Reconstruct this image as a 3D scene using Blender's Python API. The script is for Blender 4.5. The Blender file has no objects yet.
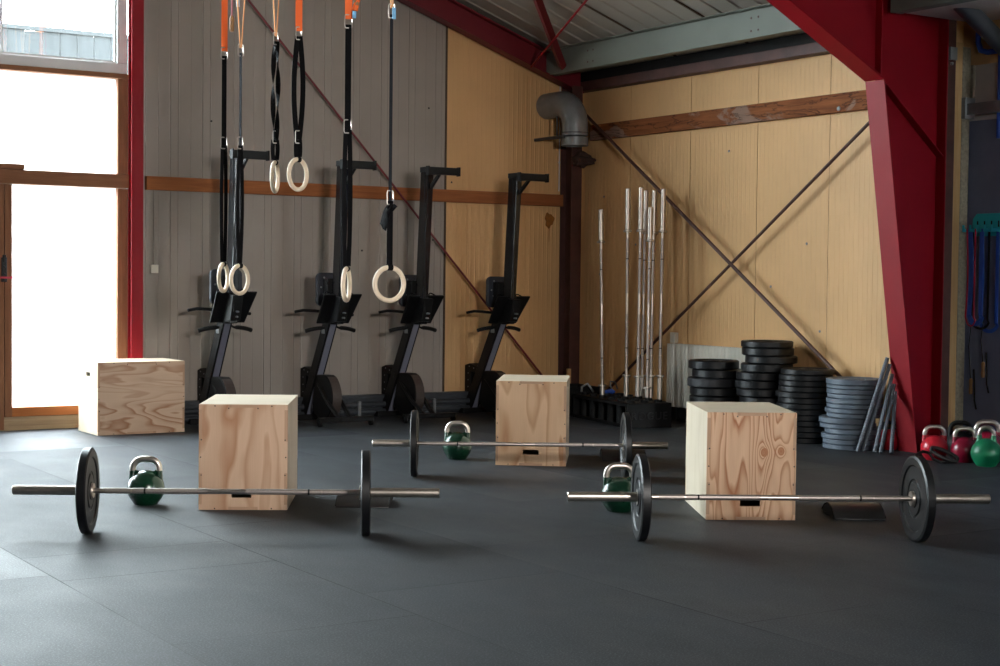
import bpy, bmesh, math, random
from mathutils import Vector, Matrix
from math import pi, sin, cos, radians, sqrt, atan2
random.seed(7)
SC = bpy.context.scene
COL = SC.collection

# ------------------------------------------------------------------ helpers
def srgb(r, g, b):
    f = lambda c: ((c/255)/12.92 if c/255 <= .04045 else ((c/255+.055)/1.055)**2.4)
    return (f(r), f(g), f(b), 1)

class MB:
    """collects shapes into one mesh"""
    def __init__(s): s.bm = bmesh.new(); s.mi = 0
    def _add(s, verts, faces, smooth=False, M=None):
        vs = [s.bm.verts.new(M @ Vector(v) if M else Vector(v)) for v in verts]
        out = []
        for f in faces:
            try:
                fc = s.bm.faces.new([vs[i] for i in f]); fc.smooth = smooth; fc.material_index = s.mi; out.append(fc)
            except ValueError: pass
        return s
    def box(s, a, b, M=None):
        x0, x1 = sorted((a[0], b[0])); y0, y1 = sorted((a[1], b[1])); z0, z1 = sorted((a[2], b[2]))
        v = [(x0,y0,z0),(x1,y0,z0),(x1,y1,z0),(x0,y1,z0),(x0,y0,z1),(x1,y0,z1),(x1,y1,z1),(x0,y1,z1)]
        return s._add(v, [(0,3,2,1),(4,5,6,7),(0,1,5,4),(1,2,6,5),(2,3,7,6),(3,0,4,7)], False, M)
    def prism(s, poly, axis, t0, t1, M=None, smooth=False):
        """poly of 2-D points in the plane across axis; axis 0: (y,z) 1: (x,z) 2: (x,y)"""
        def P(p, t):
            return {0: (t, p[0], p[1]), 1: (p[0], t, p[1]), 2: (p[0], p[1], t)}[axis]
        n = len(poly); v = [P(p, t0) for p in poly] + [P(p, t1) for p in poly]
        f = [tuple(range(n-1, -1, -1)), tuple(range(n, 2*n))] + [(i, (i+1) % n, n+(i+1) % n, n+i) for i in range(n)]
        k = len(s.bm.faces)
        s._add(v, f, False, M)
        if smooth:
            s.bm.faces.ensure_lookup_table()
            for fc in s.bm.faces[k+2:]: fc.smooth = True
        return s
    def tube(s, pts, r, seg=10, cap=True, closed=False, M=None, flat=None):
        """round tube along points; r number or list; flat=(w,t,normal) gives a strap section"""
        pts = [Vector(p) for p in pts]; n = len(pts)
        rs = r if isinstance(r, (list, tuple)) else [r]*n
        up = None; rings = []
        for i, p in enumerate(pts):
            if closed: t = pts[(i+1) % n]-pts[i-1]
            else: t = pts[min(i+1, n-1)]-pts[max(i-1, 0)]
            t.normalize()
            if up is None:
                up = Vector((0,0,1)) if abs(t.z) < .9 else Vector((1,0,0))
            a = t.cross(up); a.normalize(); b = a.cross(t); b.normalize(); up = b
            if flat:
                w, th, nv = flat
                nv = nv[i] if isinstance(nv, list) else nv
                nv = Vector(nv); nv = (nv - t*nv.dot(t)).normalized(); sd = t.cross(nv)
                rings.append([p+sd*w/2+nv*th/2, p-sd*w/2+nv*th/2, p-sd*w/2-nv*th/2, p+sd*w/2-nv*th/2])
            else:
                rings.append([p+a*rs[i]*cos(2*pi*k/seg)+b*rs[i]*sin(2*pi*k/seg) for k in range(seg)])
        m = len(rings[0]); v = [q for R_ in rings for q in R_]; f = []
        for i in range(n if closed else n-1):
            j = (i+1) % n
            for k in range(m):
                l = (k+1) % m; f.append((i*m+k, i*m+l, j*m+l, j*m+k))
        if cap and not closed:
            f.append(tuple(range(m-1, -1, -1))); f.append(tuple((n-1)*m+k for k in range(m)))
        return s._add(v, f, not flat, M)
    def lathe(s, prof, seg=40, M=None, smooth=True):
        """prof: (r, h) around z"""
        v = []; f = []; idx = []
        for (r_, h) in prof:
            if r_ < 1e-6: idx.append([len(v)]); v.append((0,0,h))
            else:
                idx.append(list(range(len(v), len(v)+seg)))
                v += [(r_*cos(2*pi*k/seg), r_*sin(2*pi*k/seg), h) for k in range(seg)]
        for i in range(len(prof)-1):
            A, B = idx[i], idx[i+1]
            for k in range(seg):
                l = (k+1) % seg
                a0, a1 = A[k % len(A)], A[l % len(A)]; b0, b1 = B[k % len(B)], B[l % len(B)]
                q = []
                for x in (a0, a1, b1, b0):
                    if x not in q: q.append(x)
                if len(q) > 2: f.append(tuple(q))
        return s._add(v, f, smooth, M)
    def build(s, name, mats, parent=None, bevel=0, seg=2, sharp=35, loc=None):
        bmesh.ops.recalc_face_normals(s.bm, faces=s.bm.faces)
        me = bpy.data.meshes.new(name); s.bm.to_mesh(me); s.bm.free()
        if not isinstance(mats, (list, tuple)): mats = [mats]
        for m in mats: me.materials.append(m)
        if hasattr(me, 'set_sharp_from_angle'):
            if any(p.use_smooth for p in me.polygons): me.set_sharp_from_angle(angle=radians(sharp))
        o = bpy.data.objects.new(name, me); COL.objects.link(o)
        if parent: o.parent = parent
        if loc is not None: o.location = loc
        if bevel:
            md = o.modifiers.new('bevel', 'BEVEL'); md.width = bevel; md.segments = seg; md.limit_method = 'ANGLE'; md.angle_limit = radians(40)
        return o

def tag(o, label=None, cat=None, group=None, kind=None):
    if label: o['label'] = label
    if cat: o['category'] = cat
    if group: o['group'] = group
    if kind: o['kind'] = kind
    return o
def empty(name, loc, label, cat, rz=0, group=None):
    o = bpy.data.objects.new(name, None); COL.objects.link(o); o.empty_display_size = .1
    o.location = loc; o.rotation_euler = (0, 0, rz)
    return tag(o, label, cat, group)
def struct(o): o['kind'] = 'structure'; return o
def copy_tree(o, parent=None):
    c = o.copy(); COL.objects.link(c); c.parent = parent
    for ch in list(o.children): copy_tree(ch, c)
    return c
def TR(loc=(0,0,0), rx=0, ry=0, rz=0):
    return Matrix.Translation(loc) @ Matrix.Rotation(rz, 4, 'Z') @ Matrix.Rotation(ry, 4, 'Y') @ Matrix.Rotation(rx, 4, 'X')
def frame_z(p, d):
    """matrix whose z axis runs along d from p"""
    d = Vector(d).normalized(); q = Vector((0,0,1)).rotation_difference(d)
    return Matrix.Translation(p) @ q.to_matrix().to_4x4()

# ------------------------------------------------------------------ camera (solved from the photograph)
F_PX = 1563.1
CC = Vector((-9.34464, -13.49749, 1.36367))
MBR = ((0.84379075,-0.53655622,0.01116218),(-0.00996349,-0.03645715,-0.99928555),(0.53657982,0.84307668,-0.03610818))
Rr, Rd, Rf = [Vector(v) for v in MBR]
cam = bpy.data.cameras.new('camera'); co = bpy.data.objects.new('camera', cam); COL.objects.link(co)
mt = Matrix(((Rr.x, -Rd.x, -Rf.x, CC.x), (Rr.y, -Rd.y, -Rf.y, CC.y), (Rr.z, -Rd.z, -Rf.z, CC.z), (0,0,0,1)))
co.matrix_world = mt
cam.sensor_width = 36; cam.lens = F_PX*36/1000; cam.clip_start = .1; cam.clip_end = 300
SC.camera = co
BETA = -radians(32.47)     # the photograph's direction of view seen from the building's axes

# ------------------------------------------------------------------ materials
class NT:
    def __init__(s, name):
        s.m = bpy.data.materials.new(name); s.m.use_nodes = True; s.t = s.m.node_tree; s.N = s.t.nodes; s.L = s.t.links
        s.b = s.N['Principled BSDF']; s.out = s.N['Material Output']
    def n(s, typ, **kw):
        x = s.N.new(typ)
        for k, v in kw.items():
            if k.startswith('i_'):
                x.inputs[k[2:].replace('_', ' ')].default_value = v
            else: setattr(x, k, v)
        return x
    def l(s, a, b): s.L.new(a, b)
    def math(s, op, a, b=None, c=None):
        x = s.N.new('ShaderNodeMath'); x.operation = op
        for i, v in enumerate((a, b, c)):
            if v is None: continue
            if isinstance(v, (int, float)): x.inputs[i].default_value = v
            else: s.l(v, x.inputs[i])
        return x.outputs[0]
    def obj(s, scale=(1,1,1), rot=(0,0,0), loc=(0,0,0)):
        tc = s.n('ShaderNodeTexCoord'); mp = s.n('ShaderNodeMapping')
        mp.inputs['Scale'].default_value = scale; mp.inputs['Rotation'].default_value = rot; mp.inputs['Location'].default_value = loc
        s.l(tc.outputs['Object'], mp.inputs['Vector']); return mp.outputs[0]
    def noise(s, vec, scale, detail=3, rough=.5, dist=0):
        x = s.n('ShaderNodeTexNoise'); x.inputs['Scale'].default_value = scale; x.inputs['Detail'].default_value = detail
        x.inputs['Roughness'].default_value = rough; x.inputs['Distortion'].default_value = dist
        if vec is not None: s.l(vec, x.inputs['Vector'])
        return x.outputs['Fac']
    def ramp(s, fac, stops):
        x = s.n('ShaderNodeValToRGB'); e = x.color_ramp.elements
        e[0].position, e[0].color = stops[0]; e[1].position, e[1].color = stops[-1]
        for p, c in stops[1:-1]:
            k = e.new(p); k.color = c
        s.l(fac, x.inputs[0]); return x.outputs[0]
    def mix(s, fac, a, b, typ='MIX'):
        x = s.n('ShaderNodeMixRGB'); x.blend_type = typ
        for i, v in enumerate((fac, a, b)):
            if isinstance(v, (int, float)): x.inputs[i].default_value = v
            elif isinstance(v, tuple): x.inputs[i].default_value = v
            else: s.l(v, x.inputs[i])
        return x.outputs[0]
    def bump(s, h, strength=.3, dist=.01):
        x = s.n('ShaderNodeBump'); x.inputs['Strength'].default_value = strength; x.inputs['Distance'].default_value = dist
        s.l(h, x.inputs['Height']); s.l(x.outputs[0], s.b.inputs['Normal'])
    def col(s, c): 
        if isinstance(c, tuple): s.b.inputs['Base Color'].default_value = c
        else: s.l(c, s.b.inputs['Base Color'])
        return s
    def pbr(s, rough=.5, metal=0, spec=.5):
        s.b.inputs['Roughness'].default_value = rough; s.b.inputs['Metallic'].default_value = metal
        s.b.inputs['Specular IOR Level'].default_value = spec; return s

def paint(name, rgb, rough=.5, var=.12, metal=0, spec=.5, scale=6, bump=0):
    t = NT(name); v = t.obj(); f = t.noise(v, scale, 5, .6)
    c = srgb(*rgb); d = tuple(x*(1-var*2) for x in c[:3])+(1,); l = tuple(min(1, x*(1+var)) for x in c[:3])+(1,)
    t.col(t.ramp(f, [(.3, d), (.7, l)])).pbr(rough, metal, spec)
    if bump: t.bump(t.noise(v, 220, 2), bump, .002)
    return t.m

def plywood(name, seed, bands, axis='z', light=(226,190,150), dark=(190,134,88), stretch=.16, sc=3.2, contrast=1.0, knots=(), base=.25):
    """flat sawn veneer: contour lines of a stretched noise"""
    t = NT(name)
    s = {'z': (1,1,stretch), 'x': (stretch,1,1), 'y': (1,stretch,1)}[axis]
    v = t.obj(scale=s, loc=(seed*3.1, seed*1.7, seed*.9))
    big = t.noise(v, sc, 2.5, .45, .25)
    kn = None
    if knots:
        spx = t.n('ShaderNodeSeparateXYZ'); tcx = t.n('ShaderNodeTexCoord'); t.l(tcx.outputs['Object'], spx.inputs[0])
        for (kx, kz, kr) in knots:
            dx = t.math('MULTIPLY', t.math('SUBTRACT', spx.outputs[0], kx), 1/kr); dz = t.math('MULTIPLY', t.math('SUBTRACT', spx.outputs[2], kz), .8/kr)
            d2 = t.math('ADD', t.math('MULTIPLY', dx, dx), t.math('MULTIPLY', dz, dz)); g = t.math('DIVIDE', .22, t.math('ADD', d2, 1))
            big = t.math('ADD', big, g); core = t.math('LESS_THAN', d2, .75)
            kn = core if kn is None else t.math('MAXIMUM', kn, core)
    ph = t.math('MULTIPLY', big, bands)
    fr = t.math('FRACT', ph)
    saw = t.ramp(fr, [(0,(0,0,0,1)),(.55,(.25,.25,.25,1)),(.86,(1,1,1,1)),(1,(0,0,0,1))])
    mask = t.ramp(t.noise(t.obj(scale=s, loc=(seed, 4, 2)), sc*.8, 2), [(.38,(base,base,base,1)),(.62,(1,1,1,1))])
    fine = t.noise(t.obj(scale={'z': (1,1,.03), 'x': (.03,1,1), 'y': (1,.03,1)}[axis]), 160, 3, .7)
    f = t.math('MULTIPLY', saw, t.math('MULTIPLY', mask, .9*contrast))
    c = t.mix(f, srgb(*light), srgb(*dark))
    if kn is not None: c = t.mix(t.math('MULTIPLY', kn, .8), c, srgb(176,110,66))
    c2 = t.mix(t.math('MULTIPLY', fine, .28), c, srgb(176,128,92), 'MULTIPLY')
    tone = t.ramp(t.noise(t.obj(), 2.3, 2), [(.3,(.90,.89,.88,1)),(.7,(1,1,1,1))])
    c3 = t.mix(1.0, c2, tone, 'MULTIPLY')
    t.col(c3).pbr(.55, 0, .3)
    return t.m

def timber(name, a, b, axis, seed=0, cracks=0):
    t = NT(name); st = {'x': (.06,1,1), 'z': (1,1,.06), 'y': (1,.06,1)}[axis]
    v = t.obj(scale=st, loc=(seed,seed*2,0)); f = t.noise(v, 26, 6, .65, .6)
    g = t.noise(t.obj(loc=(seed,0,0)), 3.2, 4, .6)
    c = t.mix(t.math('MULTIPLY', g, .8), t.ramp(f, [(.3, srgb(*a)), (.72, srgb(*b))]), srgb(*a), 'MIX')
    if cracks:
        k = t.noise(t.obj(scale=(1,.35,1.6), loc=(3,1,seed)), 3.1, 8, .62, 1.1)
        kk = t.ramp(k, [(.470,(1,1,1,1)),(.497,(.16,.13,.12,1)),(.512,(1,1,1,1))])
        gm = t.ramp(t.noise(t.obj(scale=(1,.5,1.4), loc=(7,0,0)), 1.9, 5, .6, .7), [(.54,(0,0,0,1)),(.57,(1,1,1,1))])
        c = t.mix(gm, c, t.mix(g, srgb(112,84,72), srgb(148,120,104)))
        c = t.mix(cracks, c, t.mix(1.0, c, kk, 'MULTIPLY'))
    t.col(c).pbr(.75, 0, .2); t.bump(f, .25, .004)
    return t.m

def rubber_floor():
    t = NT('rubber_floor_mats'); tc = t.n('ShaderNodeTexCoord'); sp = t.n('ShaderNodeSeparateXYZ'); t.l(tc.outputs['Object'], sp.inputs[0])
    X, Y = sp.outputs[0], sp.outputs[1]
    wx, wy = 1.033, 2.0
    u = t.math('DIVIDE', t.math('ADD', X, 6.262+20*wx), wx); iu = t.math('FLOOR', u); fu = t.math('FRACT', u)
    du = t.math('MULTIPLY', t.math('MINIMUM', fu, t.math('SUBTRACT', 1, fu)), wx)
    off = t.math('MULTIPLY', t.math('SINE', t.math('MULTIPLY', t.math('SUBTRACT', iu, 19), 12.9898)), 3.7)
    vv = t.math('DIVIDE', t.math('ADD', t.math('ADD', Y, 6.06+40), off), wy); iv = t.math('FLOOR', vv); fv = t.math('FRACT', vv)
    dv = t.math('MULTIPLY', t.math('MINIMUM', fv, t.math('SUBTRACT', 1, fv)), wy)
    ex = t.math('ADD', t.math('ABSOLUTE', t.math('ADD', Y, 6.69)), t.math('MULTIPLY', t.math('ABSOLUTE', t.math('SUBTRACT', iu, 19)), 5))
    worn = t.math('MULTIPLY', t.ramp(t.noise(t.obj(), .55, 3, .6), [(.40,(0,0,0,1)),(.62,(1,1,1,1))]), .004)
    d = t.math('ADD', t.math('MINIMUM', t.math('MINIMUM', du, dv), ex), worn)
    seam = t.ramp(t.math('MULTIPLY', d, 100), [(.16,(.12,.12,.12,1)),(.5,(1,1,1,1))])
    wn = t.n('ShaderNodeTexWhiteNoise'); wn.noise_dimensions = '2D'; cb = t.n('ShaderNodeCombineXYZ'); t.l(iu, cb.inputs[0]); t.l(iv, cb.inputs[1]); t.l(cb.outputs[0], wn.inputs['Vector'])
    v = t.obj()
    sm = t.ramp(t.noise(t.obj(scale=(1,.45,1), rot=(0,0,.5)), 1.3, 5, .62, .4), [(.3, srgb(25,29,33)), (.72, srgb(40,45,50))])
    gr = t.noise(v, 120, 2, .8)
    c = t.mix(t.ramp(gr, [(.50,(0,0,0,1)),(.82,(1,1,1,1))]), sm, srgb(108,113,118))
    ti = t.ramp(wn.outputs['Value'], [(0,(.75,.75,.75,1)),(1,(1,1,1,1))])
    c = t.mix(1.0, c, ti, 'MULTIPLY'); c = t.mix(seam, srgb(6,6,7), c); t.l(t.math('MULTIPLY_ADD', seam, .31, .02), t.b.inputs['Specular IOR Level'])
    sc_ = t.noise(t.obj(scale=(2.4,.5,1), rot=(0,0,1.1)), 5, 8, .75, 1.5)
    c = t.mix(t.ramp(sc_, [(.70,(0,0,0,1)),(.78,(.35,.35,.35,1))]), c, srgb(120,122,120))
    t.col(c).pbr(.5, 0, .42)
    r = t.ramp(t.noise(t.obj(scale=(1,.6,1)), 2.1, 5, .6), [(.3,(.53,.53,.53,1)),(.7,(.64,.64,.64,1))]); r = t.math('ADD', r, t.math('MULTIPLY', t.math('SUBTRACT', wn.outputs['Value'], .5), -.14)); t.l(r, t.b.inputs['Roughness'])
    h = t.math('ADD', t.math('MULTIPLY', gr, .5), t.math('MULTIPLY', seam, .15)); t.bump(h, .35, .003)
    return t.m

M = {}
M['floor'] = rubber_floor()
M['panel_grey'] = paint('grey_wall_panel', (152,143,135), .5, .04, spec=.3, scale=1.5)
M['panel_tan'] = paint('tan_wall_panel', (212,168,116), .48, .05, spec=.35, scale=1.2)
M['roof'] = paint('grey_white_roof_sheet', (158,152,142), .6, .05, spec=.3, scale=1)
M['joint'] = paint('dark_joint', (70,52,36), .8, .1)
M['red'] = paint('red_steel_paint', (130,5,20), .5, .05, spec=.22, scale=3, bump=.15)
M['darkred'] = paint('dark_red_steel_paint', (104,16,28), .5, .08, scale=4)
M['brown'] = paint('brown_red_primer', (74,42,36), .6, .18, scale=5)
M['greensteel'] = paint('grey_green_galvanised_beam', (108,112,104), .55, .06, spec=.3, scale=2)
M['galv'] = paint('galvanised_duct', (124,128,130), .42, .10, metal=.15, scale=9)
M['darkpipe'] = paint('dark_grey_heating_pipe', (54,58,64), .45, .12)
M['railwood'] = timber('orange_brown_rail_timber', (130,76,42), (172,110,66), 'x', 1)
M['oldbeam'] = timber('weathered_brown_beam', (96,50,24), (160,98,54), 'y', 3, cracks=.9)
M['postwood'] = timber('reddish_post_timber', (112,74,52), (152,106,76), 'z', 5)
M['transom'] = timber('transom_timber', (112,74,52), (150,106,76), 'x', 8)
M['sillboard'] = timber('orange_sill_board', (140,80,40), (172,112,66), 'x', 11)
M['kerb'] = timber('grey_tan_kerb_board', (134,112,88), (184,160,130), 'x', 13)
M['palewood'] = timber('pale_post_timber', (176,138,92), (210,174,126), 'z', 17)
M['concrete'] = paint('grey_concrete', (150,140,122), .9, .15, scale=40, bump=.5)
M['hall'] = paint('dark_hall_lining', (96,93,90), .8, .05)
M['whitewall'] = paint('off_white_wall', (196,186,180), .7, .05)
M['bluepanel'] = paint('dark_blue_grey_panel', (112,120,150), .6, .05)
M['pvc'] = paint('white_window_frame', (206,206,206), .4, .03)
M['white_enamel'] = paint('white_radiator_enamel', (216,210,196), .4, .04)
M['black'] = paint('black_powder_coat', (12,12,13), .5, .1, spec=.25, scale=12)
M['blackmatt'] = paint('black_plastic', (10,10,11), .6, .1, spec=.25)
M['gloss_black'] = paint('satin_black_rail', (12,13,16), .22, .05)
M['cage'] = paint('brown_grey_perforated_cage', (66,56,52), .5, .1)
M['greystripe'] = paint('grey_rail_strip', (120,122,138), .5, .05)
M['strap'] = paint('black_webbing', (12,12,14), .85, .1, spec=.12, scale=60)
M['strapgrey'] = paint('dark_grey_webbing', (44,46,51), .85, .1, spec=.12, scale=60)
M['orange'] = paint('orange_webbing', (255,110,30), .6, .03)
M['cord'] = paint('pale_orange_cord', (244,180,124), .6, .05)
M['ringwood'] = paint('birch_ring', (234,214,188), .45, .05, scale=18)
M['toggle'] = paint('brown_wooden_toggle', (160,118,74), .6, .1)
M['tagblue'] = paint('light_blue_tag', (120,180,220), .5, .05)
M['steel'] = paint('brushed_steel', (198,188,178), .36, .05, metal=1, scale=30)
M['chrome'] = paint('polished_steel', (200,190,182), .32, .04, metal=1, scale=20)
M['knurl'] = paint('knurled_steel', (184,174,168), .5, .12, metal=.9, scale=200)
M['bumper'] = paint('black_rubber_plate', (12,13,16), .42, .08, scale=14, bump=.2, spec=.38)
M['bumper2'] = paint('worn_black_rubber_plate', (38,39,43), .55, .15, scale=9)
M['greyplate'] = paint('blue_grey_rubber_plate', (88,98,110), .5, .08, scale=10)
M['greybar'] = paint('dark_grey_ribbed_bar', (92,98,108), .45, .1, scale=30)
M['kbgreen'] = paint('green_kettlebell_enamel', (8,46,30), .22, .05)
M['kbbright'] = paint('bright_green_kettlebell_enamel', (8,116,76), .4, .05)
M['kbred'] = paint('red_kettlebell_enamel', (196,28,46), .3, .05)
M['kbcrim'] = paint('crimson_kettlebell_enamel', (134,14,44), .28, .05)
M['lettering'] = paint('dull_black_lettering', (34,34,37), .5)
M['mat'] = paint('black_vinyl', (30,28,28), .35, .1)
M['teal'] = paint('teal_painted_metal', (40,180,195), .5, .05)
M['bandblue'] = paint('blue_rubber', (44,90,190), .6, .05)
M['bandred'] = paint('red_rubber', (190,40,70), .6, .05)
M['seat'] = paint('dark_blue_black_pad', (30,34,44), .5, .05)
M['stain'] = paint('orange_rust_stain', (150,92,24), .7, .2, scale=30)
M['ropewhite'] = paint('blueish_white_tag', (210,225,235), .5, .05)
M['fence'] = timber('grey_weathered_fence_boards', (34,36,37), (54,56,58), 'z', 21)
M['leaf'] = paint('dull_green_leaves', (44,52,42), .8, .2)
M['ground'] = paint('outside_ground', (150,145,135), .9, .1)
M['hole'] = paint('shadowed_inside_ply', (60,42,28), .8, .1)
M['screw'] = paint('dark_screw_head', (26,20,18), .5, .1)
M['tab'] = plywood('ply_tab', 9, 5, 'z', (200,166,138), (166,130,102))
M['ply1'] = plywood('ply_horizontal_grain', 4.0, 14, 'x', (220,194,168), (164,116,82), .2, 4.6, 1.1)
M['ply2'] = plywood('ply_soft_grain', 1.0, 7, 'z', (226,196,168), (182,132,96), .3, 3.2, .95, base=.4)
M['ply3'] = plywood('ply_bold_grain', 6.3, 15, 'z', (236,202,168), (172,108,66), .15, 5.4, 1.3, knots=((.072,.385,.024),(.168,.392,.022)), base=.6)
M['ply4'] = plywood('ply_flame_grain', 2.0, 8, 'z', (234,202,166), (182,128,86), .22, 3.2, 1.0, base=.45)
M['plyside'] = plywood('ply_pale_side', 5.0, 5, 'z', (224,212,190), (206,190,160), .25, 3, .6)
M['dirt'] = paint('dusty_brown_bracket', (62,42,34), .8, .2, scale=30)

def glass_mat():
    t = NT('clear_window_glass'); tr = t.n('ShaderNodeBsdfTransparent'); tr.inputs[0].default_value = (.93,.96,.98,1)
    gl = t.n('ShaderNodeBsdfGlossy'); gl.inputs['Roughness'].default_value = .02
    mx = t.n('ShaderNodeMixShader'); mx.inputs[0].default_value = .05
    t.l(tr.outputs[0], mx.inputs[1]); t.l(gl.outputs[0], mx.inputs[2]); t.l(mx.outputs[0], t.out.inputs[0]); return t.m
def poly_mat():
    t = NT('milky_twinwall_polycarbonate'); tr = t.n('ShaderNodeBsdfTransparent'); tr.inputs[0].default_value = (.95,.97,1,1)
    tl = t.n('ShaderNodeBsdfTranslucent'); tl.inputs[0].default_value = (.95,.97,1,1)
    v = t.obj(); sp = t.n('ShaderNodeSeparateXYZ'); t.l(v, sp.inputs[0])
    w = t.math('FRACT', t.math('MULTIPLY', sp.outputs[0], 42)); k = t.ramp(w, [(0,(.5,.5,.5,1)),(.12,(.4,.4,.4,1)),(1,(.4,.4,.4,1))])
    mx = t.n('ShaderNodeMixShader'); t.l(k, mx.inputs[0])
    t.l(tr.outputs[0], mx.inputs[1]); t.l(tl.outputs[0], mx.inputs[2]); t.l(mx.outputs[0], t.out.inputs[0]); return t.m
M['glass'] = glass_mat(); M['poly'] = poly_mat()

# ------------------------------------------------------------------ building shell
XB = .25                      # inner face of the eaves wall
XL, YR = -12.6, -15.2         # far ends of the hall behind the camera
def roofz(x): return 3.60+.353*(-x) if x > -7 else 3.60+.353*7-.353*(-x-7)

b = MB(); b.box((XL-.2, YR-.2, -.1), (2.2, .25, 0)); f_ = struct(b.build('floor', M['floor']))

def ribbed(poly_x, z0, ztop, prof, M_, name, top=None):
    pass

def sheet(name, x0, x1, z0, ztop, mat, period, shape, y=0):
    """profiled sheet cladding in the plane y, extruded upward; ztop is a function of x"""
    xs = []; x = x0
    while x < x1-1e-4:
        for (dx, dy) in shape:
            if x+dx*period < x1-1e-4: xs.append((x+dx*period, dy))
        x += period
    xs.append((x1, 0)); m = MB(); v = []; f = []
    for (xx, dy) in xs: v += [(xx, y-dy, z0), (xx, y-dy, ztop(xx))]
    for i in range(len(xs)-1): f.append((2*i, 2*i+2, 2*i+3, 2*i+1))
    n = len(v)
    v += [(x0, y+.06, z0), (x1, y+.06, z0), (x1, y+.06, ztop(x1)), (x0, y+.06, ztop(x0))]
    f.append((n, n+3, n+2, n+1)); f.append((n, n+3, 1, 0)); f.append((n+1, 2*len(xs)-2, 2*len(xs)-1, n+2))
    m._add(v, f); return m.build(name, mat)
# gable wall: grey panels, then tan panels
gshape = [(0,0),(.012,-.005),(.024,-.005),(.036,0),(.255,0),(.265,.004),(.285,.004),(.295,0),(.64,0),(.648,-.002),(.656,0)]
wg = struct(sheet('wall_back', -4.60, -1.425, 0, roofz, M['panel_grey'], .305, gshape))
tshape = [(0,0),(.38,0),(.50,.0022),(.62,.0022),(.74,0)]
wt = struct(sheet('wall_back', -1.425, XB, 0, roofz, M['panel_tan'], .055, tshape)); wt['kind'] = 'structure'
# joints in the tan part, flashing strip between the two colours
m = MB(); m.box((-1.432,-.008,.0),(-1.412,.0,4.09)); struct(m.build('trim_1', M['joint'], wt))
m = MB()
for xx in (-1.15,-.47): m.box((xx-.006,-.006,0),(xx+.006,-.001,3.7))
struct(m.build('panel_joint', M['panel_tan'], wt))
# rust coloured blotch on the tan panel with its run
m = MB(); n = 26; pts = []
for k in range(n):
    a = 2*pi*k/n; r_ = .066*(1+.16*sin(3*a+1)+.1*sin(7*a)); pts.append((-.165+r_*cos(a)*.85, 1.955+r_*sin(a)*1.15))
m.prism(pts, 1, -.0055, -.0045); m.prism([(-.170,1.9),(-.160,1.9),(-.163,1.73),(-.167,1.73)], 1, -.0055, -.0045)
m.build('rust_stain', M['stain'], wt)
# screws on the wall
m = MB()
for (xx, zz) in ((-1.62,3.02),(-1.56,1.72),(-3.9,2.75),(-2.35,1.6),(-1.35,2.3)): m.lathe([(0,.006),(.008,.004),(.010,0)], 10, TR((xx,-.004,zz), rx=pi/2))
m.build('screw_heads', M['screw'], wg)

# eaves wall (tan) with real seams every 0.95 m
def sheet_y(name, y0, y1, z0, z1, mat, period):
    ys = []; y = y0
    while y < y1-1e-4:
        for (d, h) in tshape:
            if y+d*period < y1-1e-4: ys.append((y+d*period, h))
        y += period
    ys.append((y1, 0)); m = MB(); v = []; f = []
    for (yy, h) in ys: v += [(XB-h, yy, z0), (XB-h, yy, z1)]
    for i in range(len(ys)-1): f.append((2*i, 2*i+2, 2*i+3, 2*i+1))
    n = len(v); v += [(XB+.06,y0,z0),(XB+.06,y1,z0),(XB+.06,y1,z1),(XB+.06,y0,z1)]
    f.append((n,n+1,n+2,n+3)); f.append((0,1,n+3,n)); f.append((n+1,2*len(ys)-2,2*len(ys)-1,n+2)); f.append((0,n,n+1,2*len(ys)-2)); 
    m._add(v, f); return m.build(name, mat)
seams = [0, -.84, -1.79, -2.742, -3.658, -4.66]
root_wall = None
for i in range(5):
    w = sheet_y('wall_right' if i == 0 else 'wall_panel', seams[i+1]+.007, seams[i], 0, 3.52, M['panel_tan'], .0556)
    if i == 0: root_wall = struct(w)
    else: w.parent = root_wall; w['kind'] = 'structure'
m = MB(); m.box((XB+.005, -4.66, 0), (XB+.05, -.01, 3.52)); struct(m.build('panel_backing', M['joint'], root_wall))
m = MB()
for (yy, zz) in ((-3.4,1.68),(-3.58,.92),(-2.95,1.3),(-.95,1.7),(-.35,1.4),(-2.35,2.55),(-.4,2.2)):
    m.lathe([(0,.006),(.010,.004),(.012,0)], 10, TR((XB-.004,yy,zz), ry=-pi/2))
m.build('screw_heads', M['galv'], root_wall)

# roof: ribbed underside
def roof_sheet(name, xa, xb, ya, yb):
    m = MB(); ys = []; y = ya; i = 0
    while y > yb:
        ys += [(y,0),(y-.012,.012),(y-.034,.012),(y-.046,0)]
        y -= .26; i += 1
    ys.append((yb,0)); v = []; f = []
    for (yy, h) in ys: v += [(xa, yy, roofz(xa)-h), (xb, yy, roofz(xb)-h)]
    for i in range(len(ys)-1): f.append((2*i, 2*i+1, 2*i+3, 2*i+2))
    n = len(v); v += [(xa,ya,roofz(xa)+.08),(xb,ya,roofz(xb)+.08),(xb,yb,roofz(xb)+.08),(xa,yb,roofz(xa)+.08)]
    f.append((n,n+1,n+2,n+3)); m._add(v, f)
    for xx in (xa, xb):
        m._add([(xx,ya,roofz(xx)),(xx,yb,roofz(xx)),(xx,yb,roofz(xx)+.08),(xx,ya,roofz(xx)+.08)], [(0,1,2,3)])
    return m.build(name, M['roof'])
struct(roof_sheet('ceiling', .32, -7.0, .3, YR))
struct(roof_sheet('ceiling', -7.0, XL, .3, YR))
m = MB()
for k in range(1, 14):
    yy = -.52-k*1.04
    m.prism([(.3,roofz(.3)-.014),(-6.9,roofz(-6.9)-.014),(-6.9,roofz(-6.9)-.002),(.3,roofz(.3)-.002)], 1, yy, yy-.02)
struct(m.build('trim_2', M['joint']))

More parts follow.
